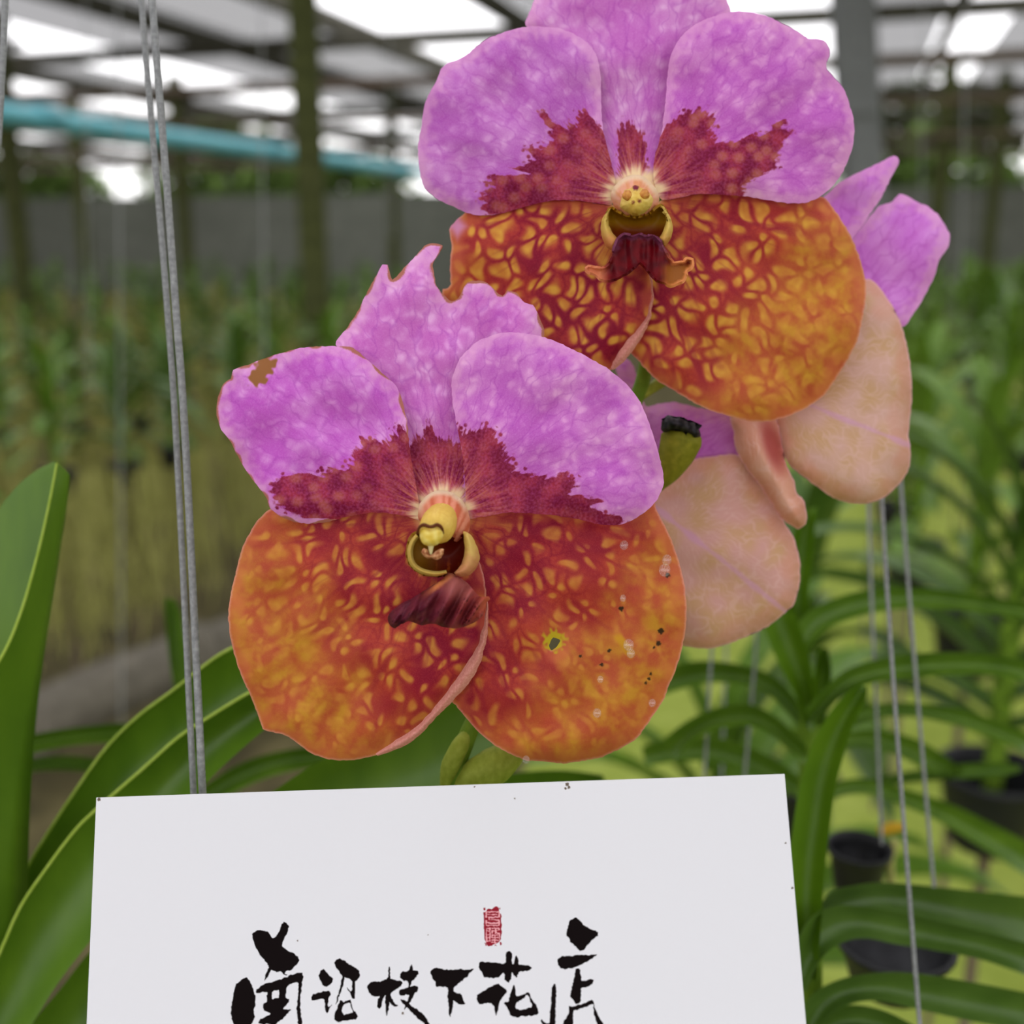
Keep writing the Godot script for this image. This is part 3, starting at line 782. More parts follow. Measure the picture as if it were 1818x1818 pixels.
func edging(o: Vector3, d: float, tilt: float, a: Array) -> ArrayMesh:
	var p := []
	for i in range(0, a.size(), 2):
		p.append(at(a[i], a[i + 1], d + tilt * float(i) / (a.size() - 2)) - o)
	return tube(p, [0.00045], M.leaf_edge, 6, 34)

func mids(l: Array, r: Array, t := 0.5) -> Array:
	var o := []
	for i in l.size():
		o.append(lerpf(l[i], r[i], t))
	return o

func build_plant() -> void:
	var p := thing("flowering_orchid", at(60, 1900, 0.33), "pink and orange spotted orchid in bloom, with strap leaves, above the white card", "orchid")
	var o := p.position
	var green: Material = M.leaf_near
	# leaves: a margin, the keel, the other margin
	var far_half := [[-160, 1760, 0.325], [-130, 1450, 0.322], [-90, 1200, 0.318], [-55, 1050, 0.315], [-15, 930, 0.312], [22, 872, 0.309], [60, 838, 0.306], [96, 819, 0.303]]
	var keel := [[38, 1760, 0.312], [42, 1480, 0.310], [53, 1300, 0.308], [67, 1180, 0.306], [84, 1070, 0.305], [100, 965, 0.304], [111, 890, 0.303], [115, 844, 0.302]]
	var near_half := [[-170, 1760, 0.290], [-140, 1450, 0.289], [-60, 1260, 0.290], [2, 1168, 0.292], [36, 1090, 0.294], [64, 995, 0.296], [86, 900, 0.298], [101, 822, 0.300]]
	var folded := []
	for q in [far_half, keel, near_half]:
		var line := []
		for k in q: line.append(at(k[0], k[1], k[2]) - o)
		folded.append(line)
	var fl := part("leaf", strap(folded[0], folded[1], folded[2], green, 0.0014, true), p)
	part("pale_margin", tube(folded[2], [0.0004, 0.0004, 0.0003], M.leaf_edge, 6, 34), fl)
	var l2a := [-20, 1700, 40, 1557, 86, 1477, 131, 1408, 188, 1328, 246, 1271, 308, 1225, 365, 1180, 411, 1151, 500, 1115, 600, 1100]
	var l2b := [30, 1760, 95, 1640, 150, 1565, 200, 1500, 260, 1428, 330, 1370, 390, 1325, 440, 1285, 500, 1250, 570, 1200, 640, 1165]
	var l2_leaf := part("leaf", lines(o, 0.325, l2a, mids(l2a, l2b, 0.55), l2b, green, 0.0), p)
	part("pale_margin", edging(o, 0.3246, 0.0, l2a), l2_leaf)
	var l3a := [-90, 1860, -10, 1712, 34, 1614, 80, 1545, 131, 1477, 171, 1437, 257, 1362, 314, 1311, 365, 1277, 440, 1231, 520, 1190]
	var l3b := [0, 1900, 57, 1818, 103, 1745, 160, 1671, 215, 1600, 260, 1530, 310, 1455, 371, 1385, 420, 1338, 470, 1295, 540, 1240]
	var l3_leaf := part("leaf", lines(o, 0.300, l3a, mids(l3a, l3b, 0.5), l3b, green, 0.012), p)
	part("pale_margin", edging(o, 0.2996, 0.012, l3a), l3_leaf)
	var l4a := [-20, 1950, 52, 1825, 108, 1755, 165, 1684, 240, 1620, 330, 1570, 420, 1540]
	var l4b := [60, 2050, 130, 1930, 190, 1850, 250, 1780, 310, 1720, 380, 1660, 450, 1610]
	part("leaf", lines(o, 0.315, l4a, mids(l4a, l4b, 0.5), l4b, green, 0.005), p)
	var l5a := [330, 1520, 430, 1440, 495, 1398, 535, 1371, 581, 1345, 660, 1300, 740, 1255, 830, 1215, 930, 1190]
	var l5b := [420, 1600, 520, 1530, 600, 1480, 670, 1450, 740, 1420, 810, 1385, 880, 1340, 940, 1290, 990, 1240]
	part("leaf", lines(o, 0.31, l5a, mids(l5a, l5b, 0.5), l5b, green, 0.02), p)
	var l6a := [690, 1450, 760, 1410, 840, 1385, 920, 1372, 1000, 1368, 1070, 1376]
	var l6b := [720, 1520, 780, 1480, 850, 1455, 930, 1440, 1000, 1430, 1080, 1400]
	part("leaf", lines(o, 0.36, l6a, mids(l6a, l6b), l6b, green, 0.03), p)
	# the spike, the flower stalks and a stalk whose flower has dropped
	part("stem", tube([at(100, 1900, 0.33) - o, at(500, 1650, 0.29) - o, at(780, 1420, 0.266) - o, at(815, 1345, 0.265) - o, at(850, 1265, 0.266) - o, at(950, 1100, 0.272) - o, at(1050, 900, 0.277) - o, at(1125, 720, 0.279) - o, at(1146, 650, 0.280) - o, at(1155, 540, 0.281) - o, at(1165, 380, 0.284) - o, at(1170, 200, 0.287) - o], [0.0026, 0.0024, 0.0021, 0.002, 0.0018, 0.0012], M.stalk, 14, 90), p)
	for q in [[[930, 1130, 0.271], [880, 1010, 0.262], [805, 925, 0.247], [788, 912, 0.2425]], [[1156, 520, 0.281], [1150, 430, 0.274], [1132, 365, 0.266], [1128, 350, 0.262]], [[1130, 705, 0.279], [1220, 660, 0.286], [1340, 660, 0.293], [1400, 690, 0.291]]]:
		var path := []
		for k in q: path.append(at(k[0], k[1], k[2]) - o)
		part("flower_stalk", tube(path, [0.0016, 0.0014, 0.0015, 0.0019], M.stalk_pale, 10, 20), p)
	part("seed_ovary", tube([at(1130, 900, 0.2765) - o, at(1165, 860, 0.2735) - o, at(1184, 836, 0.272) - o, at(1200, 806, 0.2712) - o, at(1209, 782, 0.271) - o, at(1212, 770, 0.271) - o], [0.0014, 0.0022, 0.0034, 0.0046, 0.0052, 0.0046], M.olive, 18, 24), p)
	lobe("withered_tip", p, [1173, 762, 1176, 745, 1186, 737, 1197, 739, 1209, 740, 1222, 746, 1233, 750, 1241, 762, 1244, 774, 1235, 778, 1214, 768, 1193, 764, 1180, 768], puffed(0.2685, 0.0045, 15.0, {"ridge": 0.0012}), plain_marks(rgb(20, 19, 21), rgb(56, 52, 54), 0.09), 0.6, 4.0, 0.003)
	part("seed_ovary", tube([at(822, 1400, 0.264) - o, at(850, 1378, 0.263) - o, at(880, 1358, 0.264) - o, at(906, 1338, 0.266) - o, at(925, 1320, 0.268) - o], [0.0035, 0.0046, 0.0046, 0.0036, 0.002], M.stalk_pale, 14, 20), p)
	part("bract", tube([at(790, 1396, 0.263) - o, at(800, 1360, 0.2625) - o, at(818, 1322, 0.263) - o, at(832, 1296, 0.265) - o], [0.0012, 0.0024, 0.0022, 0.0008], M.stalk_pale, 10, 14), p)
	build_flowers(p)
	# rain drops lying on the lower flower
	var dm := StandardMaterial3D.new()
	dm.albedo_color = Color(1, 1, 1, 0.04)
	dm.transparency = BaseMaterial3D.TRANSPARENCY_ALPHA
	dm.roughness = 0.02
	dm.metallic_specular = 0.5
	var ball := SphereMesh.new()
	ball.radius = 1.0
	ball.height = 2.0
	ball.radial_segments = 16
	ball.rings = 8
	ball.material = dm
	for q in [[1060, 1266, 8, 0.2480], [1108, 968, 8, 0.2466], [1184, 994, 9, 0.2492], [1180, 1012, 11, 0.2492], [1116, 1145, 10, 0.2483], [1120, 1160, 8, 0.2484], [1066, 1206, 6, 0.2474], [1158, 1248, 7, 0.2507], [1106, 1062, 6, 0.2472], [934, 1349, 7, 0.2474]]:
		var b := part("water_drop", ball, self)
		b.position = at(q[0], q[1], q[3])
		b.scale = Vector3(q[2], q[2] * 1.15, q[2] * 0.5) * UNIT
		b.rotation_degrees.x = PITCH
		tag(b, "clear rain drop lying on the lower orange flower sepal", "water drop", "rain drops on the lower flower")

# ------------------------------------------------------------------ the shop card
func build_card() -> void:
	var tl := at(171, 1416, 0.240)
	var tr := at(1393, 1374, 0.2285)
	var across := (tr - tl).normalized()
	var wide := (tr - tl).length()
	var down0 := (look * Vector3(0, -1, 0))
	down0 = (down0 - across * down0.dot(across)).normalized()
	var nrm := across.cross(down0) * -1.0
	if nrm.dot(EYE - tl) < 0.0: nrm = -nrm
	var down := (down0 * cos(deg_to_rad(12.0)) + nrm * sin(deg_to_rad(12.0))).normalized()
	nrm = down.cross(across).normalized()
	if nrm.dot(EYE - tl) < 0.0: nrm = -nrm
	var tall := 0.088
	var w := 2000
	var res := w / wide
	var h := int(tall * res)
	var on := func(q: Vector2) -> Vector2:                        # a traced point, laid on the card
		var ray := (at(q.x, q.y, 1.0) - EYE).normalized()
		var hit := EYE + ray * ((tl - EYE).dot(nrm) / ray.dot(nrm)) - tl
		return Vector2(hit.dot(across), hit.dot(down)) * res
	var ink := PackedByteArray()
	ink.resize(w * h)
	var trace := func(x0: float, y0: float, k: float, pts: Array) -> PackedVector2Array:
		var o := PackedVector2Array()
		for i in range(0, pts.size(), 2):
			o.append(on.call(Vector2(x0 + pts[i] / k, y0 + pts[i + 1] / k)))
		return outline(o, 4.0, 1.0)
	var a := [400.0, 1620.0, 6.992]
	var b := [640.0, 1690.0, 5.681]
	var c := [840.0, 1600.0, 6.992]
	var strokes := [
		[a, [330, 270, 345, 245, 400, 225, 470, 222, 530, 245, 570, 300, 600, 318, 630, 300, 660, 250, 690, 170, 725, 115, 770, 145, 790, 180, 770, 250, 740, 310, 710, 375, 700, 410, 730, 445, 790, 485, 850, 510, 895, 550, 922, 600, 880, 650, 820, 712, 760, 725, 740, 760, 775, 772, 730, 775, 705, 738, 650, 740, 600, 722, 570, 712, 530, 790, 488, 848, 500, 770, 540, 690, 540, 655, 480, 590, 410, 490, 365, 410, 345, 340]],
		[a, [250, 805, 285, 825, 330, 910, 355, 990, 375, 1060, 372, 1150, 355, 1210, 365, 1290, 345, 1350, 310, 1400, 290, 1480, 180, 1500, 110, 1400, 70, 1280, 75, 1170, 100, 1020, 140, 890, 190, 845]],
		[a, [380, 970, 430, 925, 490, 885, 580, 865, 700, 825, 820, 775, 900, 748, 950, 750, 968, 800, 955, 860, 945, 960, 930, 1040, 930, 1180, 945, 1300, 955, 1420, 960, 1560, 925, 1560, 905, 1380, 888, 1240, 890, 1130, 905, 1000, 900, 870, 800, 890, 760, 925, 760, 980, 745, 1060, 790, 1080, 785, 1120, 740, 1160, 715, 1200, 760, 1205, 820, 1200, 780, 1250, 720, 1310, 650, 1360, 610, 1420, 600, 1520, 560, 1500, 560, 1390, 470, 1385, 410, 1365, 430, 1325, 500, 1290, 560, 1265, 500, 1225, 465, 1170, 475, 1130, 520, 1105, 515, 1040, 520, 985, 450, 990, 395, 1005], [[585, 980, 620, 970, 670, 955, 665, 1010, 668, 1055, 620, 1065, 580, 1075]]],
		[a, [1155, 780, 1190, 720, 1220, 705, 1250, 735, 1280, 775, 1340, 820, 1330, 860, 1290, 905, 1240, 922, 1205, 890, 1175, 830]],
		[a, [1065, 1050, 1085, 1020, 1140, 1000, 1270, 970, 1305, 990, 1310, 1020, 1280, 1060, 1280, 1170, 1325, 1140, 1290, 1200, 1285, 1235, 1262, 1250, 1240, 1210, 1232, 1100, 1210, 1070, 1110, 1090, 1075, 1082]],
		[a, [1355, 620, 1380, 580, 1420, 570, 1470, 595, 1540, 645, 1620, 685, 1665, 735, 1672, 780, 1650, 820, 1615, 860, 1612, 960, 1605, 1060, 1590, 1070, 1560, 1030, 1505, 925, 1560, 985, 1572, 960, 1572, 860, 1530, 820, 1485, 805, 1470, 880, 1430, 1000, 1400, 1070, 1380, 1140, 1382, 1080, 1410, 990, 1430, 890, 1450, 790, 1400, 720, 1370, 670]],
		[a, [1430, 1090, 1465, 1115, 1550, 1085, 1560, 1120, 1590, 1210, 1640, 1265, 1640, 1310, 1610, 1325, 1480, 1340, 1400, 1360, 1360, 1330, 1352, 1280, 1385, 1190], [[1455, 1165, 1490, 1130, 1545, 1115, 1560, 1170, 1578, 1235, 1520, 1260, 1470, 1270, 1450, 1240]]],
		[b, [65, 360, 85, 320, 120, 305, 200, 300, 260, 275, 275, 260, 283, 180, 292, 150, 300, 180, 302, 268, 350, 285, 400, 290, 422, 310, 405, 345, 350, 385, 302, 418, 315, 470, 345, 520, 380, 550, 345, 552, 305, 520, 292, 510, 280, 590, 265, 655, 255, 590, 250, 500, 252, 435, 225, 470, 210, 560, 190, 578, 168, 550, 180, 480, 190, 450, 130, 445, 90, 410]],
		[b, [400, 220, 425, 200, 485, 190, 500, 150, 518, 122, 528, 150, 528, 190, 570, 188, 590, 212, 560, 250, 525, 285, 510, 320, 497, 350, 545, 342, 575, 352, 578, 385, 540, 425, 522, 480, 490, 510, 510, 545, 590, 590, 640, 640, 680, 700, 730, 790, 690, 790, 640, 720, 560, 650, 500, 595, 465, 560, 445, 585, 450, 545, 420, 510, 402, 470, 440, 490, 478, 500, 485, 430, 410, 440, 385, 405, 400, 380, 480, 360, 488, 345, 475, 300, 420, 285, 402, 260]],
		[b, [705, 205, 730, 172, 770, 162, 840, 175, 900, 182, 1000, 172, 1080, 180, 1150, 168, 1110, 200, 1080, 245, 1030, 285, 990, 320, 945, 355, 942, 405, 1005, 425, 1030, 470, 1060, 520, 1040, 535, 985, 522, 940, 490, 930, 560, 904, 660, 893, 600, 880, 450, 880, 360, 820, 350, 765, 350, 755, 305, 720, 250]],
		[b, [1195, 150, 1200, 110, 1230, 100, 1330, 108, 1455, 115, 1468, 60, 1470, 0, 1495, -12, 1525, 15, 1528, 120, 1545, 120, 1555, 60, 1575, 33, 1592, 60, 1598, 125, 1650, 135, 1705, 142, 1725, 165, 1700, 185, 1600, 205, 1572, 262, 1535, 215, 1525, 200, 1518, 280, 1492, 312, 1455, 275, 1445, 215, 1390, 258, 1330, 260, 1240, 250, 1232, 220]],
		[b, [1172, 460, 1180, 432, 1240, 395, 1330, 345, 1390, 328, 1440, 360, 1475, 395, 1455, 430, 1410, 490, 1390, 570, 1362, 640, 1355, 600, 1345, 540, 1320, 520, 1260, 518, 1200, 525, 1178, 500]],
		[b, [1445, 515, 1460, 500, 1490, 498, 1510, 430, 1530, 370, 1545, 330, 1560, 370, 1570, 445, 1600, 445, 1690, 412, 1720, 460, 1770, 540, 1795, 595, 1785, 628, 1740, 640, 1620, 650, 1550, 658, 1510, 630, 1485, 570], [[1568, 525, 1610, 490, 1650, 465, 1685, 432, 1705, 480, 1735, 545, 1700, 565, 1650, 580, 1600, 585, 1570, 570]]],
		[c, [1155, 390, 1180, 310, 1190, 260, 1230, 220, 1290, 205, 1320, 230, 1370, 290, 1450, 340, 1548, 380, 1545, 425, 1510, 460, 1440, 515, 1370, 605, 1325, 612, 1270, 565, 1205, 500, 1190, 460, 1155, 425]],
		[c, [1040, 740, 1060, 705, 1090, 685, 1200, 680, 1300, 668, 1360, 660, 1420, 668, 1530, 665, 1480, 705, 1400, 755, 1300, 800, 1200, 835, 1105, 840, 1070, 810]],
		[c, [1285, 828, 1325, 855, 1340, 920, 1345, 985, 1400, 985, 1470, 968, 1500, 980, 1490, 1010, 1440, 1050, 1345, 1080, 1335, 1180, 1330, 1250, 1310, 1275, 1280, 1270, 1240, 1225, 1202, 1190, 1215, 1110, 1245, 1000, 1265, 880]],
		[c, [985, 1060, 1010, 1025, 1028, 1035, 1030, 1150, 1025, 1350, 1020, 1480, 1015, 1640, 930, 1620, 880, 1560, 840, 1490, 850, 1462, 900, 1505, 945, 1520, 955, 1420, 965, 1280, 975, 1150]],
		[c, [1185, 1300, 1230, 1310, 1340, 1280, 1420, 1250, 1475, 1222, 1498, 1245, 1500, 1300, 1540, 1390, 1610, 1520, 1680, 1680, 1590, 1680, 1535, 1520, 1500, 1400, 1485, 1270, 1400, 1310, 1245, 1365, 1240, 1450, 1240, 1540, 1230, 1680, 1060, 1680, 1130, 1490, 1190, 1390]],
	]
	for st in strokes:
		var k: Array = st[0]
		ink = fill(trace.call(k[0], k[1], k[2], st[1]), Vector2.ZERO, 1.0, w, h, ink, 1)
		if st.size() > 2:
			for hole in st[2]:
				ink = fill(trace.call(k[0], k[1], k[2], hole), Vector2.ZERO, 1.0, w, h, ink, 0)
	# the red seal: a worn block, its cut lines left pale
	var z := [850.0, 1600.0, 20.2]
	for st in [[190, 400, 240, 400, 300, 300, 500, 260, 640, 190, 700, 230, 720, 400, 780, 470, 810, 700, 815, 1100, 810, 1380, 760, 1430, 700, 1480, 640, 1520, 560, 1520, 470, 1590, 330, 1610, 290, 1560, 260, 1440, 205, 1380, 190, 1000, 180, 700]]:
		ink = fill(trace.call(z[0], z[1], z[2], st), Vector2.ZERO, 1.0, w, h, ink, 2)
	for st in [[180, 240, 240, 230, 240, 330, 190, 340], [730, 230, 780, 250, 765, 310, 735, 290], [205, 1470, 240, 1480, 280, 1600, 230, 1600], [760, 1500, 810, 1460, 815, 1560, 760, 1600], [520, 1600, 590, 1540, 660, 1600, 600, 1570]]:
		ink = fill(trace.call(z[0], z[1], z[2], st), Vector2.ZERO, 1.0, w, h, ink, 2)
	for r in [[240, 360, 740, 395], [240, 360, 285, 590], [705, 360, 750, 590], [300, 460, 680, 495], [240, 550, 750, 590], [345, 590, 395, 690], [345, 655, 750, 690], [245, 660, 290, 890], [705, 660, 750, 890], [290, 760, 710, 800], [245, 850, 750, 890], [250, 960, 295, 1450], [380, 960, 425, 1450], [250, 960, 425, 990], [290, 1060, 385, 1090], [290, 1175, 385, 1205], [290, 1290, 385, 1320], [250, 1415, 425, 1450], [450, 950, 750, 985], [580, 985, 625, 1150], [700, 985, 750, 1060], [460, 1050, 625, 1080], [460, 1080, 500, 1170], [625, 1040, 740, 1070], [580, 1130, 750, 1160], [720, 1150, 760, 1400], [460, 1190, 700, 1225], [460, 1225, 495, 1320], [560, 1225, 600, 1540], [495, 1290, 700, 1325], [460, 1380, 710, 1410], [460, 1460, 640, 1490]]:
		ink = fill(trace.call(z[0], z[1], z[2], [r[0], r[1], r[2], r[1], r[2], r[3], r[0], r[3]]), Vector2.ZERO, 1.0, w, h, ink, 3)
	var bytes := PackedByteArray()
	bytes.resize(w * h * 3)
	for i in w * h:
		var col := [236, 236, 239]
		if ink[i] == 1: col = [20, 14, 14]
		elif ink[i] == 2: col = [150, 34, 48]
		elif ink[i] == 3: col = [240, 172, 176]
		bytes[i * 3] = col[0]
		bytes[i * 3 + 1] = col[1]
		bytes[i * 3 + 2] = col[2]
	for q in [[1007, 1393, 5], [1010, 1398, 4], [1004, 1400, 3], [843, 1397, 2], [914, 1418, 2], [176, 1419, 5], [528, 1670, 2], [1395, 1496, 2], [1407, 1576, 3], [715, 1799, 3], [760, 1660, 1]]:   # specks of dirt
		var t: Vector2 = on.call(Vector2(q[0], q[1]))
		for y in range(-q[2], q[2] + 1):
			for x in range(-q[2], q[2] + 1):
				var i := (int(t.y) + y) * w + int(t.x) + x
				if i > 0 and i < w * h and Vector2(x, y).length() + n2(x * 0.7 + q[0], y * 0.7) * 2.0 < q[2]:
					for k in 3: bytes[i * 3 + k] = [110, 96, 84][k]
	var m := paintmat(Color.WHITE, 0.6, 0.12)
	m.albedo_texture = ImageTexture.create_from_image(Image.create_from_data(w, h, false, Image.FORMAT_RGB8, bytes))
	var node := thing("shop_card", tl + across * wide / 2 + down * tall, "white card with black brush lettering and a red seal under the flowers", "card")
	var o := node.position
	var mesh := ArrayMesh.new()
	var p := [tl - o, tr - o, tr + down * tall - o, tl + down * tall - o]
	var nn := PackedVector3Array([nrm, nrm, nrm, nrm])
	commit(mesh, PackedVector3Array(p), nn, PackedVector2Array([Vector2(0, 0), Vector2(1, 0), Vector2(1, 1), Vector2(0, 1)]), PackedInt32Array([0, 1, 2, 0, 2, 3]), m)
	var th := nrm * -0.0005
	var edge := paintmat(rgb(214, 214, 216), 0.7)
	skin([[p[0], p[1], p[2], p[3]], [p[0] + th, p[1] + th, p[2] + th, p[3] + th]], edge, true, mesh)
	skin([[p[0] + th, p[1] + th], [p[3] + th, p[2] + th]], edge, false, mesh)
	part("printed_card", mesh, node)

# ------------------------------------------------------------------ orchids in rows
func leaf_shape(length: float, width: float, rise: float, droop: float, mat: Material, n := 9) -> ArrayMesh:
	var p := Vector3.ZERO
	var rows := []
	for i in n + 1:
		var t := float(i) / n
		var ang := deg_to_rad(lerpf(rise, droop, pow(t, 1.15)))
		var dir := Vector3(cos(ang), sin(ang), 0)
		var up := Vector3(-sin(ang), cos(ang), 0)
		var w := width * 0.5 * (0.85 + 0.15 * sin(PI * t)) * (1.0 if t < 0.86 else sqrt(maxf(0.0, 1.0 - pow((t - 0.86) / 0.14, 2.0)) + 0.03))
		var lift := w * lerpf(0.7, 0.28, t)
		rows.append([p + up * lift - Vector3(0, 0, w), p + up * lift * 0.3 - Vector3(0, 0, w * 0.5), p, p + up * lift * 0.3 + Vector3(0, 0, w * 0.5), p + up * lift + Vector3(0, 0, w)])
		p += dir * length / n
	return skin(rows, mat)

func stock_plant(kind: int, merged: bool) -> Node3D:        # an orchid without flowers: leaves in two ranks on a short stem, a basket, hanging roots
	var root := Node3D.new()
	var pieces := []
	var r := RandomNumberGenerator.new()
	r.seed = 40 + kind
	var count := 12 + kind % 3 * 2
	for i in count:
		var t := float(i) / (count - 1)
		var shape: Mesh = M.leaf_shapes[kind % 3][clampi(int(t * 4.99), 0, 4)]
		var turn := (0.0 if i % 2 else PI) + r.randf_range(-0.5, 0.5)
		var grow := r.randf_range(0.85, 1.12)
		pieces.append(["leaf", shape, Transform3D(Basis(Vector3.UP, turn).scaled(Vector3.ONE * grow), Vector3(0, 0.02 + t * 0.2, 0))])
	pieces.append(["stem", M.stem_shape, Transform3D.IDENTITY])
	pieces.append(["basket", M.basket_shape, Transform3D(Basis.IDENTITY, Vector3(0, -0.07, 0))])
	pieces.append(["stake", M.stake_shapes[0 if kind < 3 else 1], Transform3D.IDENTITY])
	if kind < 3: pieces.append(["hanging_roots", M.root_shapes[kind % 3], Transform3D.IDENTITY])
	if merged:
		var byfmat := {}
		for q in pieces:
			for k in q[1].get_surface_count():
				var mm: Material = q[1].surface_get_material(k)
				if not byfmat.has(mm):
					byfmat[mm] = SurfaceTool.new()
				byfmat[mm].append_from(q[1], k, q[2])
		var mesh := ArrayMesh.new()
		for mm in byfmat:
			byfmat[mm].set_material(mm)
			byfmat[mm].commit(mesh)
		var one := MeshInstance3D.new()
		one.mesh = mesh
		return one
	for q in pieces:
		var o := part(q[0], q[1], root)
		o.transform = q[2]
		if q[0] == "hanging_roots": o.set_meta("kind", "stuff")
	return root

func build_rows() -> void:
	M.leaf_shapes = []
	for k in 3:
		var set_ := []
		var lm: Material = [M.leaf_a, M.leaf_b, M.leaf_c][k % 3]
		for j in 5:
			set_.append(leaf_shape([0.2, 0.25, 0.26, 0.22, 0.15][j], 0.03, [28.0, 42.0, 55.0, 66.0, 80.0][j], [-50.0, -42.0, -28.0, 0.0, 45.0][j], lm))
		M.leaf_shapes.append(set_)
	M.stem_shape = tube([Vector3(0, -0.05, 0), Vector3(0, 0.1, 0), Vector3(0.004, 0.23, 0)], [0.008, 0.009, 0.006], M.stalk, 8)
	M.stake_shapes = [tube([Vector3(0, -0.68, 0), Vector3(0, -0.06, 0)], [0.005], M.rusty, 6), tube([Vector3(0, -0.8, 0), Vector3(0, -0.06, 0)], [0.005], M.rusty, 6)]
	M.basket_shape = basket(0.045, 0.034, 0.07, M.black)
	M.root_shapes = []
	for k in 3:
		var m := ArrayMesh.new()
		var st := SurfaceTool.new()
		var r := RandomNumberGenerator.new()
		r.seed = 900 + k
		for i in 56:
			var a := r.randf() * TAU
			var x := r.randf_range(0.01, 0.1)
			var p := Vector3(cos(a) * x, -0.02, sin(a) * x)
			var pts := [p]
			for j in 5:
				p += Vector3(r.randf_range(-0.025, 0.025), -r.randf_range(0.05, 0.115), r.randf_range(-0.025, 0.025))
				pts.append(p)
			st.append_from(tube(pts, [0.0042, 0.0038, 0.003], M.root, 4), 0, Transform3D.IDENTITY)
		st.set_material(M.root)
		st.commit(m)
		M.root_shapes.append(m)
	var whole := []
	var lump := []
	for k in 6:
		whole.append(stock_plant(k, false))
		lump.append(stock_plant(k, true))
	rng.seed = 77
	var held := 0
	var foot_of_post := at(1557, 848, 6.0)
	var order := ["first", "second", "third", "fourth", "fifth", "sixth", "seventh", "eighth", "ninth"]
	for row in [[-0.05, 0.62, 0.85, 1.5, 3], [0.16, 0.76, 1.05, 5.0, 3], [0.5, 0.76, 2.2, 9.0, 3], [0.95, 0.76, 4.0, 11.0, 3], [1.5, 0.76, 6.5, 13.0, 3], [2.2, 0.76, 8.5, 15.0, 3],
			[-2.2, 0.62, 1.5, 9.0, 0], [-2.7, 0.62, 1.5, 9.0, 0], [-3.3, 0.64, 1.5, 9.0, 0], [-4.1, 0.64, 1.5, 10.0, 0], [-5.2, 0.66, 2.0, 12.0, 0], [-6.6, 0.66, 3.0, 13.0, 0], [-8.4, 0.68, 4.0, 14.0, 0], [-10.4, 0.68, 5.0, 14.0, 0]]:
		var f: float = row[2]
		while f < row[3]:
			var p := house(row[0] + rng.randf_range(-0.05, 0.05), row[1] + rng.randf_range(-0.03, 0.05), f)
			var size := rng.randf_range(0.95, 1.15)
			var q := seen(p + Vector3(0, 0.12, 0))
			var far := q.z > 5.2
			f += ((0.47 if row[4] else 0.35) if q.z < 5.2 else 0.54) * rng.randf_range(0.9, 1.15)
			if q.x < -60.0 - 300.0 / q.z or q.x > 1880.0 + 300.0 / q.z or (q.x > 760.0 and q.x < 1500.0 and q.y < 900.0 and q.z > 2.4) or Vector2(p.x - foot_of_post.x, p.z - foot_of_post.z).length() < 0.45 or held > 290:
				continue
			held += 1
			var k: int = rng.randi() % 3 + int(row[4])
			var o: Node3D = (lump if far else whole)[k].duplicate()
			o.name = numbered("orchid_plant")
			add_child(o)
			o.position = p
			o.rotation.y = rng.randf() * TAU
			o.scale = Vector3.ONE * size
			var n := [-0.05, 0.16, 0.5, 0.95, 1.5, 2.2].find(row[0]) if row[4] else [-2.2, -2.7, -3.3, -4.1, -5.2, -6.6, -8.4, -10.4].find(row[0])
			if row[4]:
				tag(o, "leafy orchid hanging over the mossy ground, in the %s row from the card" % order[n], "orchid", "orchids in the %s row over the mossy ground" % order[n])
			else:
				tag(o, "leafy orchid with long hanging roots, in the %s row behind the grey pipe" % order[n], "orchid", "orchids in the %s row behind the grey pipe" % order[n])
	for o in whole + lump:
		o.free()

func basket(r_top: float, r_low: float, h: float, mat: Material) -> ArrayMesh:
	var rows := []
	for q in [[0.0, 0.0], [r_low * 0.9, 0.0], [r_low, 0.004], [r_top * 0.96, h * 0.86], [r_top * 1.06, h * 0.88], [r_top * 1.08, h], [r_top * 0.98, h], [r_top * 0.9, h * 0.8], [r_low * 0.9, 0.008], [0.0, 0.008]]:
		var row := []
		for k in 20:
			row.append(Vector3(cos(TAU * k / 20) * q[0], q[1], sin(TAU * k / 20) * q[0]))
		rows.append(row)
	return skin(rows, mat, true)

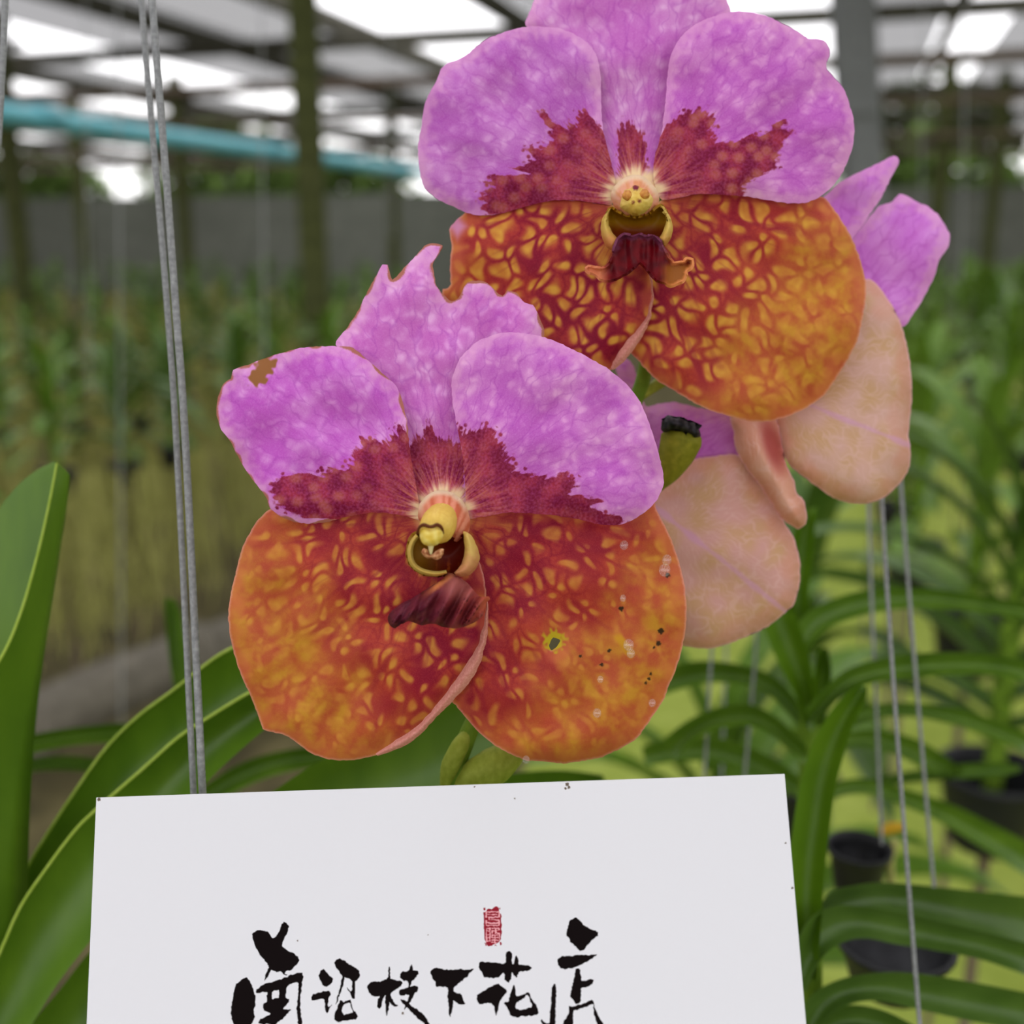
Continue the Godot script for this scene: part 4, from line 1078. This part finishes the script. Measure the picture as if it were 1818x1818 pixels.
# the two orchids nearest behind the card, leaf by leaf: margins traced on the sheet
func build_neighbours() -> void:
	var p := thing("orchid_plant", at(1440, 1420, 0.4488), "leafy orchid with a pale green growing tip behind the pale flower", "orchid")
	var o := p.position
	var back: Material = M.leaf_b
	for q in [
		[0.4352, 0.0340, [1400, 1150, 1423, 1099, 1468, 1068, 1540, 1047, 1630, 1043, 1720, 1054, 1830, 1072], [1420, 1190, 1450, 1132, 1495, 1104, 1570, 1085, 1650, 1080, 1730, 1086, 1830, 1100]],
		[0.4080, 0.0136, [1430, 1260, 1490, 1198, 1540, 1176, 1608, 1162, 1698, 1158, 1760, 1162, 1830, 1174], [1440, 1300, 1490, 1240, 1545, 1214, 1615, 1204, 1700, 1198, 1765, 1200, 1830, 1212]],
		[0.4488, 0.0340, [1434, 1280, 1410, 1236, 1369, 1198, 1315, 1180, 1248, 1173, 1190, 1182, 1130, 1200], [1428, 1300, 1398, 1266, 1365, 1234, 1320, 1216, 1262, 1212, 1200, 1226, 1140, 1250]],
		[0.4216, 0.0204, [1430, 1320, 1404, 1295, 1374, 1270, 1329, 1250, 1270, 1257, 1220, 1280, 1180, 1310], [1434, 1360, 1404, 1336, 1372, 1306, 1325, 1288, 1268, 1296, 1230, 1318, 1200, 1350]],
		[0.4624, 0.0408, [1440, 1300, 1522, 1257, 1608, 1248, 1698, 1257, 1760, 1276, 1830, 1304], [1450, 1330, 1530, 1284, 1608, 1272, 1690, 1286, 1755, 1308, 1830, 1340]],
		[0.4692, 0.0680, [1460, 1400, 1500, 1385, 1545, 1383, 1608, 1401, 1698, 1432, 1830, 1498], [1460, 1430, 1500, 1412, 1550, 1412, 1606, 1432, 1680, 1466, 1830, 1560]],
		[0.5100, 0.0340, [1500, 1390, 1600, 1372, 1660, 1362, 1720, 1356, 1780, 1354, 1812, 1360], [1510, 1410, 1600, 1392, 1660, 1386, 1720, 1382, 1780, 1378, 1812, 1370]],
		[0.4760, 0.0340, [1420, 1380, 1380, 1350, 1320, 1322, 1260, 1308, 1190, 1310, 1140, 1325], [1424, 1420, 1380, 1396, 1320, 1368, 1262, 1352, 1200, 1352, 1150, 1360]],
		[0.4896, 0.0340, [1450, 1320, 1500, 1300, 1560, 1296, 1620, 1310, 1670, 1336, 1710, 1370], [1455, 1350, 1505, 1330, 1555, 1330, 1605, 1346, 1650, 1370, 1705, 1376]],
	]:
		part("leaf", lines(o, q[0], q[2], mids(q[2], q[3], 0.55), q[3], back, q[1], 0.0018), p)
	for q in [[0.4216, [1428, 1290, 1414, 1239, 1383, 1180, 1350, 1100], [1446, 1290, 1446, 1240, 1438, 1170, 1410, 1085]], [0.4352, [1440, 1290, 1440, 1240, 1446, 1190, 1452, 1152], [1462, 1290, 1472, 1236, 1476, 1190, 1470, 1152]], [0.4488, [1400, 1130, 1390, 1060, 1400, 980, 1420, 910], [1440, 1140, 1436, 1060, 1444, 980, 1450, 900]]]:
		part("young_leaf", lines(o, q[0], q[1], mids(q[1], q[2]), q[2], M.leaf_young, 0.0, 0.0018), p)
	part("stem", tube([at(1440, 1500, 0.4488) - o, at(1440, 1400, 0.4488) - o, at(1440, 1270, 0.4420) - o], [0.0048, 0.0054, 0.0041], M.stalk, 10), p)
	var b := part("basket", basket(0.0129, 0.0102, 0.0204, M.black), p)
	b.position = at(1520, 1578, 0.4760) - o
	part("root_tip", tube([at(1560, 1478, 0.4692) - o, at(1585, 1470, 0.4692) - o, at(1606, 1468, 0.4692) - o], [0.0020, 0.0027, 0.0014], paintmat(rgb(190, 150, 30)), 8, 8), p)
	part("aerial_root", tube([at(1590, 1490, 0.4760) - o, at(1580, 1530, 0.4760) - o, at(1586, 1575, 0.4760) - o], [0.0020, 0.0020, 0.0014], M.root, 8, 8), p)
	p = thing("orchid_plant", at(1440, 1780, 0.3700), "leafy orchid with one upright bright leaf beside the white card", "orchid")
	o = p.position
	for q in [
		[0.3478, 0.0370, [1440, 1640, 1473, 1586, 1518, 1572, 1567, 1567, 1630, 1571, 1720, 1581, 1840, 1594], [1450, 1680, 1500, 1640, 1545, 1626, 1590, 1624, 1653, 1636, 1740, 1658, 1840, 1680]],
		[0.3293, 0.0370, [1410, 1680, 1440, 1630, 1477, 1610, 1522, 1608, 1585, 1617, 1653, 1632, 1743, 1653, 1840, 1678], [1430, 1760, 1460, 1700, 1500, 1672, 1540, 1666, 1590, 1676, 1653, 1686, 1743, 1704, 1840, 1738]],
		[0.3256, 0.0296, [1420, 1800, 1446, 1763, 1495, 1738, 1563, 1727, 1630, 1729, 1720, 1743, 1840, 1766], [1450, 1840, 1480, 1800, 1520, 1780, 1570, 1778, 1630, 1792, 1720, 1812, 1840, 1834]],
		[0.3404, 0.0000, [1415, 1850, 1460, 1800, 1510, 1785, 1570, 1795, 1640, 1830], [1430, 1900, 1470, 1850, 1520, 1835, 1570, 1845, 1630, 1880]],
	]:
		part("leaf", lines(o, q[0], q[2], mids(q[2], q[3], 0.5), q[3], M.leaf_c, q[1], 0.0016), p)
	var ul := [1385, 1740, 1396, 1620, 1402, 1520, 1412, 1441, 1423, 1383, 1441, 1324, 1473, 1266, 1504, 1230, 1527, 1214]
	var ur := [1450, 1740, 1458, 1640, 1464, 1550, 1473, 1473, 1482, 1405, 1495, 1351, 1513, 1293, 1536, 1246, 1540, 1222]
	part("leaf", lines(o, 0.3330, ul, mids(ul, ur), ur, M.leaf_young, 0.03, 0.0016), p)
	part("stem", tube([at(1430, 1900, 0.3478) - o, at(1430, 1780, 0.3478) - o, at(1440, 1640, 0.3441) - o], [0.0052, 0.0052, 0.0037], M.stalk, 10), p)
	b = part("basket", basket(0.0207, 0.0163, 0.0192, M.black), p)
	b.position = at(1582, 1745, 0.4144) - o
	p = thing("orchid_plant", at(-60, 1420, 0.4464), "leafy orchid behind the tall folded leaf, with flat horizontal leaves", "orchid")
	o = p.position
	for q in [
		[0.4176, 0.0432, [-60, 1340, 40, 1308, 130, 1292, 230, 1284, 330, 1286, 430, 1300], [-50, 1380, 50, 1340, 140, 1322, 240, 1318, 330, 1318, 430, 1312]],
		[0.4464, 0.0144, [-40, 1370, 50, 1348, 120, 1342, 200, 1352, 270, 1366, 350, 1372], [-30, 1400, 50, 1372, 120, 1368, 200, 1376, 260, 1384, 350, 1378]],
		[0.5040, 0.0000, [310, 1230, 302, 1180, 296, 1130, 292, 1082, 292, 1062], [346, 1230, 336, 1180, 328, 1130, 320, 1086, 310, 1064]],
		[0.4320, 0.0360, [330, 1420, 400, 1370, 470, 1340, 560, 1326, 680, 1330], [350, 1450, 420, 1405, 490, 1376, 570, 1362, 690, 1360]],
	]:
		part("leaf", lines(o, q[0], q[2], mids(q[2], q[3], 0.5), q[3], M.leaf_b, q[1], 0.0016), p)
	part("stem", tube([at(-60, 1500, 0.4464) - o, at(-60, 1420, 0.4464) - o, at(-50, 1350, 0.4320) - o], [0.0050, 0.0050, 0.0036], M.stalk, 10), p)

# ------------------------------------------------------------------ wires
func wire(called: String, pts: Array, r: float, label: String, group := "") -> void:
	var a: Array = pts[-1]
	var t := thing(called, at(a[0], a[1], a[2]), label, "wire", group)
	var p := []
	for q in pts: p.append(at(q[0], q[1], q[2]) - t.position)
	part("strand", tube(p, [r], M.wire, 8, 24), t)

func build_wires() -> void:
	wire("steel_wire", [[238, -260, 0.30], [251, 0, 0.285], [280, 340, 0.278], [298, 560, 0.274], [313, 780, 0.272], [338, 1290, 0.264], [346, 1460, 0.262]], 0.00078, "thin grey steel wire crossing the leaves beside the thicker wire")
	wire("steel_wire", [[256, -260, 0.29], [270, 0, 0.276], [297, 340, 0.27], [313, 560, 0.267], [329, 780, 0.264], [354, 1290, 0.257], [362, 1460, 0.256]], 0.0009, "thicker galvanised wire running down to the card top")
	wire("steel_wire", [[14, -260, 0.29], [9, 0, 0.28], [4, 120, 0.277], [-4, 260, 0.274]], 0.0009, "short visible length of grey wire above the tall folded leaf")
	for q in [[[1538, 700, 0.44], [1545, 1000, 0.43], [1566, 1500, 0.42]], [[1556, 700, 0.345], [1575, 1050, 0.335], [1606, 1480, 0.325], [1636, 1860, 0.315]], [[1588, 700, 0.39], [1606, 950, 0.38], [1630, 1250, 0.375], [1658, 1575, 0.37]], [[1272, 1000, 0.45], [1262, 1180, 0.445], [1248, 1420, 0.44]], [[1348, 1000, 0.46], [1340, 1180, 0.455], [1318, 1420, 0.45]], [[1296, 1000, 0.56], [1288, 1180, 0.555], [1280, 1420, 0.55]]]:
		wire("plant_wire", q, 0.00065, "thin grey wire hanging down among the leafy orchids", "wires among the orchids behind the card")
	for q in [[206, 216, 1.5, 1290], [462, 470, 1.6, 640], [148, 160, 2.2, 700], [690, 694, 2.4, 420], [1716, 1706, 1.8, 500], [1640, 1634, 2.2, 420]]:
		wire("plant_wire", [[q[0], -300, q[2]], [(q[0] + q[1]) / 2.0, 300, q[2]], [q[1], q[3], q[2]]], 0.0011, "thin grey wire hanging from the roof over the aisle", "wires hanging over the aisle")

# ------------------------------------------------------------------ the shade house
func slab(r0: float, r1: float, y: float, f0: float, f1: float, th: float, mat: Material) -> ArrayMesh:
	return box(house((r0 + r1) / 2, y, f0), house((r0 + r1) / 2, y, f1), Vector3.UP, r1 - r0, th, mat)

func build_house() -> void:
	var ground := structure("ground", slab(-45, 45, -0.05, -25, 60, 0.1, M.soil), "brown soil under the rows of orchids", "ground")
	ground.name = "ground"
	structure("floor", slab(-0.7, 3.2, 0.006, -1, 16, 0.02, M.moss), "bright green mossy ground under the hanging orchids", "ground")
	# roof: strips of black net along the house, open gaps between them
	var k := 0
	for q in [[-24.0, -20.5], [-19.3, -16.6], [-15.4, -13.3], [-12.2, -11.0], [-9.4, -8.6], [-7.5, -5.9], [-2.9, -1.2], [-0.2, 0.6], [1.2, 3.2], [4.3, 6.4], [7.6, 9.8], [11.0, 14.0]]:
		structure("roof_%d" % k, slab(q[0], q[1], 3.22, -7, 26, 0.01, M.net), "strip of black shade net in the roof", "shade net")
		k += 1
	structure("roof_%d" % k, slab(-5.9, -4.45, 3.2, -7, 26, 0.01, M.thin_net), "strip of thin pale shade net in the roof", "shade net")
	k = 0
	for r in [-15.4, -12.2, -9.0, -5.85, -4.4, -2.85, 0.65, 4.2, 7.6]:
		structure("beam_%d" % k, box(house(r, 3.08, -7), house(r, 3.08, 26), Vector3.UP, 0.07, 0.16, M.beam), "dark roof beam running along the shade house", "beam")
		k += 1
	for f in [-3.5, -1.0, 5.6, 9.2, 11.6, 14.0, 17.0, 20.0, 23.0]:
		structure("beam_%d" % k, box(house(-20, 2.92, f), house(14, 2.92, f), Vector3.UP, 0.06, 0.12, M.beam), "dark cross beam under the roof net", "beam")
		k += 1
	for q in [[7.6, 2.36], [10.4, 2.42], [13.0, 2.36], [16.0, 2.4]]:
		structure("beam_%d" % k, box(house(-18, q[1], q[0]), house(12, q[1], q[0]), Vector3.UP, 0.045, 0.045, M.rusty), "thin rusty cross bar carrying the plant wires", "beam")
		k += 1
	# walls of net, the far end and the sides
	structure("wall_far", box(house(-22, 1.1, 22), house(16, 1.1, 22), Vector3.UP, 0.03, 2.2, M.wall_net), "grey net wall at the far end", "wall")
	structure("wall_left", box(house(-21, 0.95, 4), house(-21, 0.95, 22), Vector3.UP, 0.03, 1.9, M.wall_net), "grey net wall along one side", "wall")
	structure("wall_right", box(house(13, 0.95, 2), house(13, 0.95, 22), Vector3.UP, 0.03, 1.9, M.wall_net), "grey net wall along the other side", "wall")
	# posts
	var posts := [[556, 6.4, 0.15, M.post], [34, 9.5, 0.15, M.post], [330, 13.0, 0.15, M.post], [150, 15.0, 0.15, M.post], [700, 14.0, 0.14, M.post], [1660, 12.0, 0.14, M.post], [1756, 12.5, 0.12, M.post]]
	for q in posts:
		var b := at(q[0], 430, q[1])
		var t := thing("post", Vector3(b.x, 0, b.z), "mossy dark post holding up the roof" if q[0] != 556 else "thick mossy post under the blue pipe", "post", "posts in the rows" if q[0] != 556 else "")
		part("shaft", box(Vector3(0, 0, 0), Vector3(0, 3.1, 0), Vector3(0, 0, 1), q[2], q[2], q[3]), t)
		part("bracket", box(Vector3(-0.2, 2.86, 0), Vector3(0.2, 2.86, 0), Vector3.UP, 0.06, 0.06, M.beam), t)
	var foot := at(1557, 848, 6.0)
	foot.y = 0.0
	var gp := thing("post", foot, "tall grey metal post behind the upper flower", "post")
	part("shaft", box(Vector3.ZERO, at(1512, -120, 6.0) - foot, Vector3(1, 0, 0), 0.19, 0.19, M.grey), gp)
	part("sleeve", box(at(1524, 210, 5.95) - foot, at(1506, -120, 5.95) - foot, Vector3(1, 0, 0), 0.11, 0.22, M.grey), gp)
	# the blue pipe along the house
	var p0 := at(-60, 190, 5.2)
	var pipe := thing("blue_pipe", p0, "long turquoise water pipe slung below the roof beams", "pipe")
	part("pipe_run", tube([-fwd * 1.5, Vector3(0, -0.01, 0) + fwd * 1.2, fwd * 3.0, Vector3(0, 0.01, 0) + fwd * 9.0], [0.058], M.blue, 14, 30), pipe)
	for s in [0.55, 2.9, 5.4]:
		part("pipe_joint", tube([fwd * (s - 0.07), fwd * (s + 0.07)], [0.07], M.blue_dark, 14), pipe)
	# a grey pipe lying on the ground under the roots
	var gl := thing("concrete_pipe", at(200, 1240, 2.75), "weathered grey pipe lying on the ground under the hanging roots", "pipe")
	part("pipe_run", tube([at(40, 1300, 2.5) - gl.position, at(200, 1222, 2.72) - gl.position, at(430, 1135, 3.1) - gl.position], [0.075], M.concrete, 16, 10), gl)
	part("pipe_collar", tube([at(330, 1172, 2.92) - gl.position, at(360, 1160, 2.98) - gl.position], [0.09], M.concrete, 16), gl)

func build_trees() -> void:
	rng.seed = 5
	var places := [[-22, 26.5, 3.6], [-17.2, 28.5, 4.6], [-12.6, 26.0, 3.4], [-7.8, 28.0, 5.0], [-3.2, 26.0, 3.8], [1.5, 28.5, 4.8], [6.2, 26.2, 3.4], [10.8, 28.2, 4.4], [15.6, 26.0, 3.6], [-26, 20.5, 4.4], [-26.5, 15.5, 3.8], [-26, 10.5, 4.2], [18, 19.5, 4.0], [18.5, 13.5, 4.6]]
	for s in places:
		var t := thing("tree", house(s[0], 0, s[1]), "leafy tree growing beyond the net walls", "tree", "trees beyond the net walls")
		part("trunk", tube([Vector3.ZERO, Vector3(0.1, s[2] * 0.3, 0), Vector3(-0.05, s[2] * 0.7, 0.1)], [0.22, 0.16, 0.08], M.bark, 8), t)
		var st := SurfaceTool.new()
		st.begin(Mesh.PRIMITIVE_TRIANGLES)
		for i in 3200:
			var d := Vector3(rng.randfn(), rng.randfn(), rng.randfn()).normalized() * pow(rng.randf(), 0.4)
			var p := Vector3(d.x * 2.35, s[2] * 0.54 + d.y * s[2] * 0.5, d.z * 1.7)
			var n := Vector3(rng.randfn(), rng.randfn() + 0.6, rng.randfn()).normalized()
			var a := n.cross(Vector3(0.3, 0.5, 0.8)).normalized() * rng.randf_range(0.13, 0.3)
			var b := n.cross(a) * 0.45
			st.set_normal(n)
			for v in [p - a, p + b, p + a, p - a, p + a, p - b]:
				st.add_vertex(v)
		st.set_material(M.crown)
		part("crown", st.commit(), t).set_meta("kind", "stuff")

# ------------------------------------------------------------------ the scene
func _ready() -> void:
	look = Basis.from_euler(Vector3(deg_to_rad(PITCH), 0, 0))
	fwd = Vector3(sin(deg_to_rad(AXIS)), 0, -cos(deg_to_rad(AXIS)))
	side = Vector3(cos(deg_to_rad(AXIS)), 0, sin(deg_to_rad(AXIS)))
	var cam := Camera3D.new()
	cam.name = "camera"
	cam.near = 0.02
	cam.far = 200.0
	cam.transform = Transform3D(look, EYE)
	var lens := CameraAttributesPhysical.new()
	lens.frustum_focal_length = 12.0 / tan(deg_to_rad(25.0))
	lens.frustum_focus_distance = 0.243
	lens.exposure_aperture = lens.frustum_focal_length / 4.2
	lens.frustum_near = 0.02
	lens.frustum_far = 200.0
	cam.attributes = lens
	add_child(cam)
	cam.current = true
	if absf(cam.fov - 50.0) > 0.05:
		lens.frustum_focal_length *= tan(deg_to_rad(cam.fov / 2)) / tan(deg_to_rad(25.0))
		lens.exposure_aperture = lens.frustum_focal_length / 4.2
	print("fov ", cam.fov, " ", lens.frustum_focal_length)
	var env := Environment.new()
	env.background_mode = Environment.BG_SKY
	var sky := ProceduralSkyMaterial.new()
	sky.sky_top_color = rgb(242, 240, 247)
	sky.sky_horizon_color = rgb(250, 249, 247)
	sky.ground_horizon_color = rgb(120, 124, 104)
	sky.ground_bottom_color = rgb(70, 74, 56)
	sky.sky_energy_multiplier = 1.0
	env.sky = Sky.new()
	env.sky.sky_material = sky
	env.tonemap_mode = Environment.TONE_MAPPER_LINEAR
	env.tonemap_exposure = 2.42
	env.sdfgi_enabled = true
	env.ssao_enabled = true
	env.ssil_enabled = true
	var we := WorldEnvironment.new()
	we.name = "environment"
	we.environment = env
	add_child(we)

	soft = FastNoiseLite.new()
	soft.noise_type = FastNoiseLite.TYPE_SIMPLEX_SMOOTH
	soft.frequency = 1.0
	soft.fractal_type = FastNoiseLite.FRACTAL_NONE
	soft.seed = 11
	cells = FastNoiseLite.new()
	cells.noise_type = FastNoiseLite.TYPE_CELLULAR
	cells.frequency = 1.0
	cells.fractal_type = FastNoiseLite.FRACTAL_NONE
	cells.cellular_distance_function = FastNoiseLite.DISTANCE_EUCLIDEAN
	cells.cellular_return_type = FastNoiseLite.RETURN_DISTANCE2_SUB
	cells.cellular_jitter = 0.95
	cells.seed = 23
	walls = cells.duplicate()                                   # cells of more even size
	walls.cellular_jitter = 0.62
	spots = walls.duplicate()                                   # the same cells, measured from their middles
	spots.cellular_return_type = FastNoiseLite.RETURN_DISTANCE
	dots = spots.duplicate()
	dots.cellular_jitter = 0.9
	dots.seed = 31

	M.soil = grainy(rgb(62, 58, 42), rgb(112, 104, 70), 0.9, 0.95, 0.1, Vector3.ONE, 3)
	M.moss = grainy(rgb(130, 146, 58), rgb(160, 172, 84), 1.2, 0.95, 0.1, Vector3.ONE, 4)
	M.beam = grainy(rgb(62, 60, 52), rgb(96, 94, 82), 1.5, 0.8)
	M.rusty = grainy(rgb(96, 78, 66), rgb(126, 112, 100), 2.0, 0.8)
	M.post = grainy(rgb(54, 58, 34), rgb(92, 96, 56), 2.2, 0.9)
	M.grey = grainy(rgb(96, 98, 96), rgb(118, 120, 118), 3.0, 0.6)
	M.blue = grainy(rgb(84, 164, 176), rgb(124, 196, 204), 1.4, 0.45, 0.4)
	M.blue_dark = grainy(rgb(70, 140, 152), rgb(100, 170, 178), 1.4, 0.5, 0.4)
	M.concrete = grainy(rgb(84, 80, 70), rgb(124, 118, 104), 4.0, 0.9)
	M.wall_net = grainy(rgb(96, 100, 90), rgb(118, 120, 110), 0.5, 1.0, 0.05)
	M.net = paintmat(Color(0.18, 0.18, 0.175, 0.55), 1.0, 0.0)
	M.net.transparency = BaseMaterial3D.TRANSPARENCY_ALPHA
	M.thin_net = paintmat(Color(0.4, 0.4, 0.38, 0.55), 1.0, 0.0)
	M.thin_net.transparency = BaseMaterial3D.TRANSPARENCY_ALPHA
	M.bark = grainy(rgb(70, 62, 48), rgb(104, 94, 74), 1.0)
	M.crown = paintmat(rgb(92, 116, 52), 0.7)
	M.crown.backlight = Color(0.4, 0.4, 0.3)
	M.leaf_near = grainy(rgb(70, 106, 14), rgb(96, 132, 26), 14.0, 0.42, 0.45, Vector3(1, 0.35, 1), 6)
	M.leaf_a = grainy(rgb(76, 110, 26), rgb(114, 146, 50), 9.0, 0.42, 0.45)
	M.leaf_b = grainy(rgb(70, 104, 18), rgb(104, 138, 38), 9.0, 0.42, 0.45)
	M.leaf_c = grainy(rgb(62, 92, 22), rgb(86, 116, 42), 9.0, 0.42, 0.45)
	M.leaf_young = grainy(rgb(74, 110, 8), rgb(96, 132, 18), 9.0, 0.45, 0.4)
	for k in ["leaf_near", "leaf_a", "leaf_b", "leaf_c", "leaf_young"]:
		M[k].backlight = Color(0.12, 0.14, 0.05)
	M.leaf_edge = grainy(rgb(150, 178, 60), rgb(180, 200, 96), 60.0, 0.5)
	M.stalk = grainy(rgb(86, 116, 30), rgb(120, 150, 48), 60.0, 0.5)
	M.stalk_pale = grainy(rgb(126, 142, 44), rgb(166, 176, 76), 80.0, 0.5)
	M.olive = grainy(rgb(104, 104, 24), rgb(146, 140, 44), 70.0, 0.5)
	M.withered = grainy(rgb(22, 22, 24), rgb(52, 50, 52), 160.0, 0.7)
	M.root = grainy(rgb(148, 150, 76), rgb(194, 190, 122), 6.0, 0.9)
	M.black = grainy(rgb(18, 18, 20), rgb(36, 36, 40), 20.0, 0.45, 0.4)
	M.wire = grainy(rgb(104, 106, 106), rgb(168, 170, 168), 120.0, 0.45, 0.5)

	build_house()
	build_trees()
	var t0 := Time.get_ticks_msec()
	build_card()
	print("card ", Time.get_ticks_msec() - t0)
	build_plant()
	print("plant ", Time.get_ticks_msec() - t0)
	build_neighbours()
	build_wires()
	build_rows()
	print("all ", Time.get_ticks_msec() - t0)
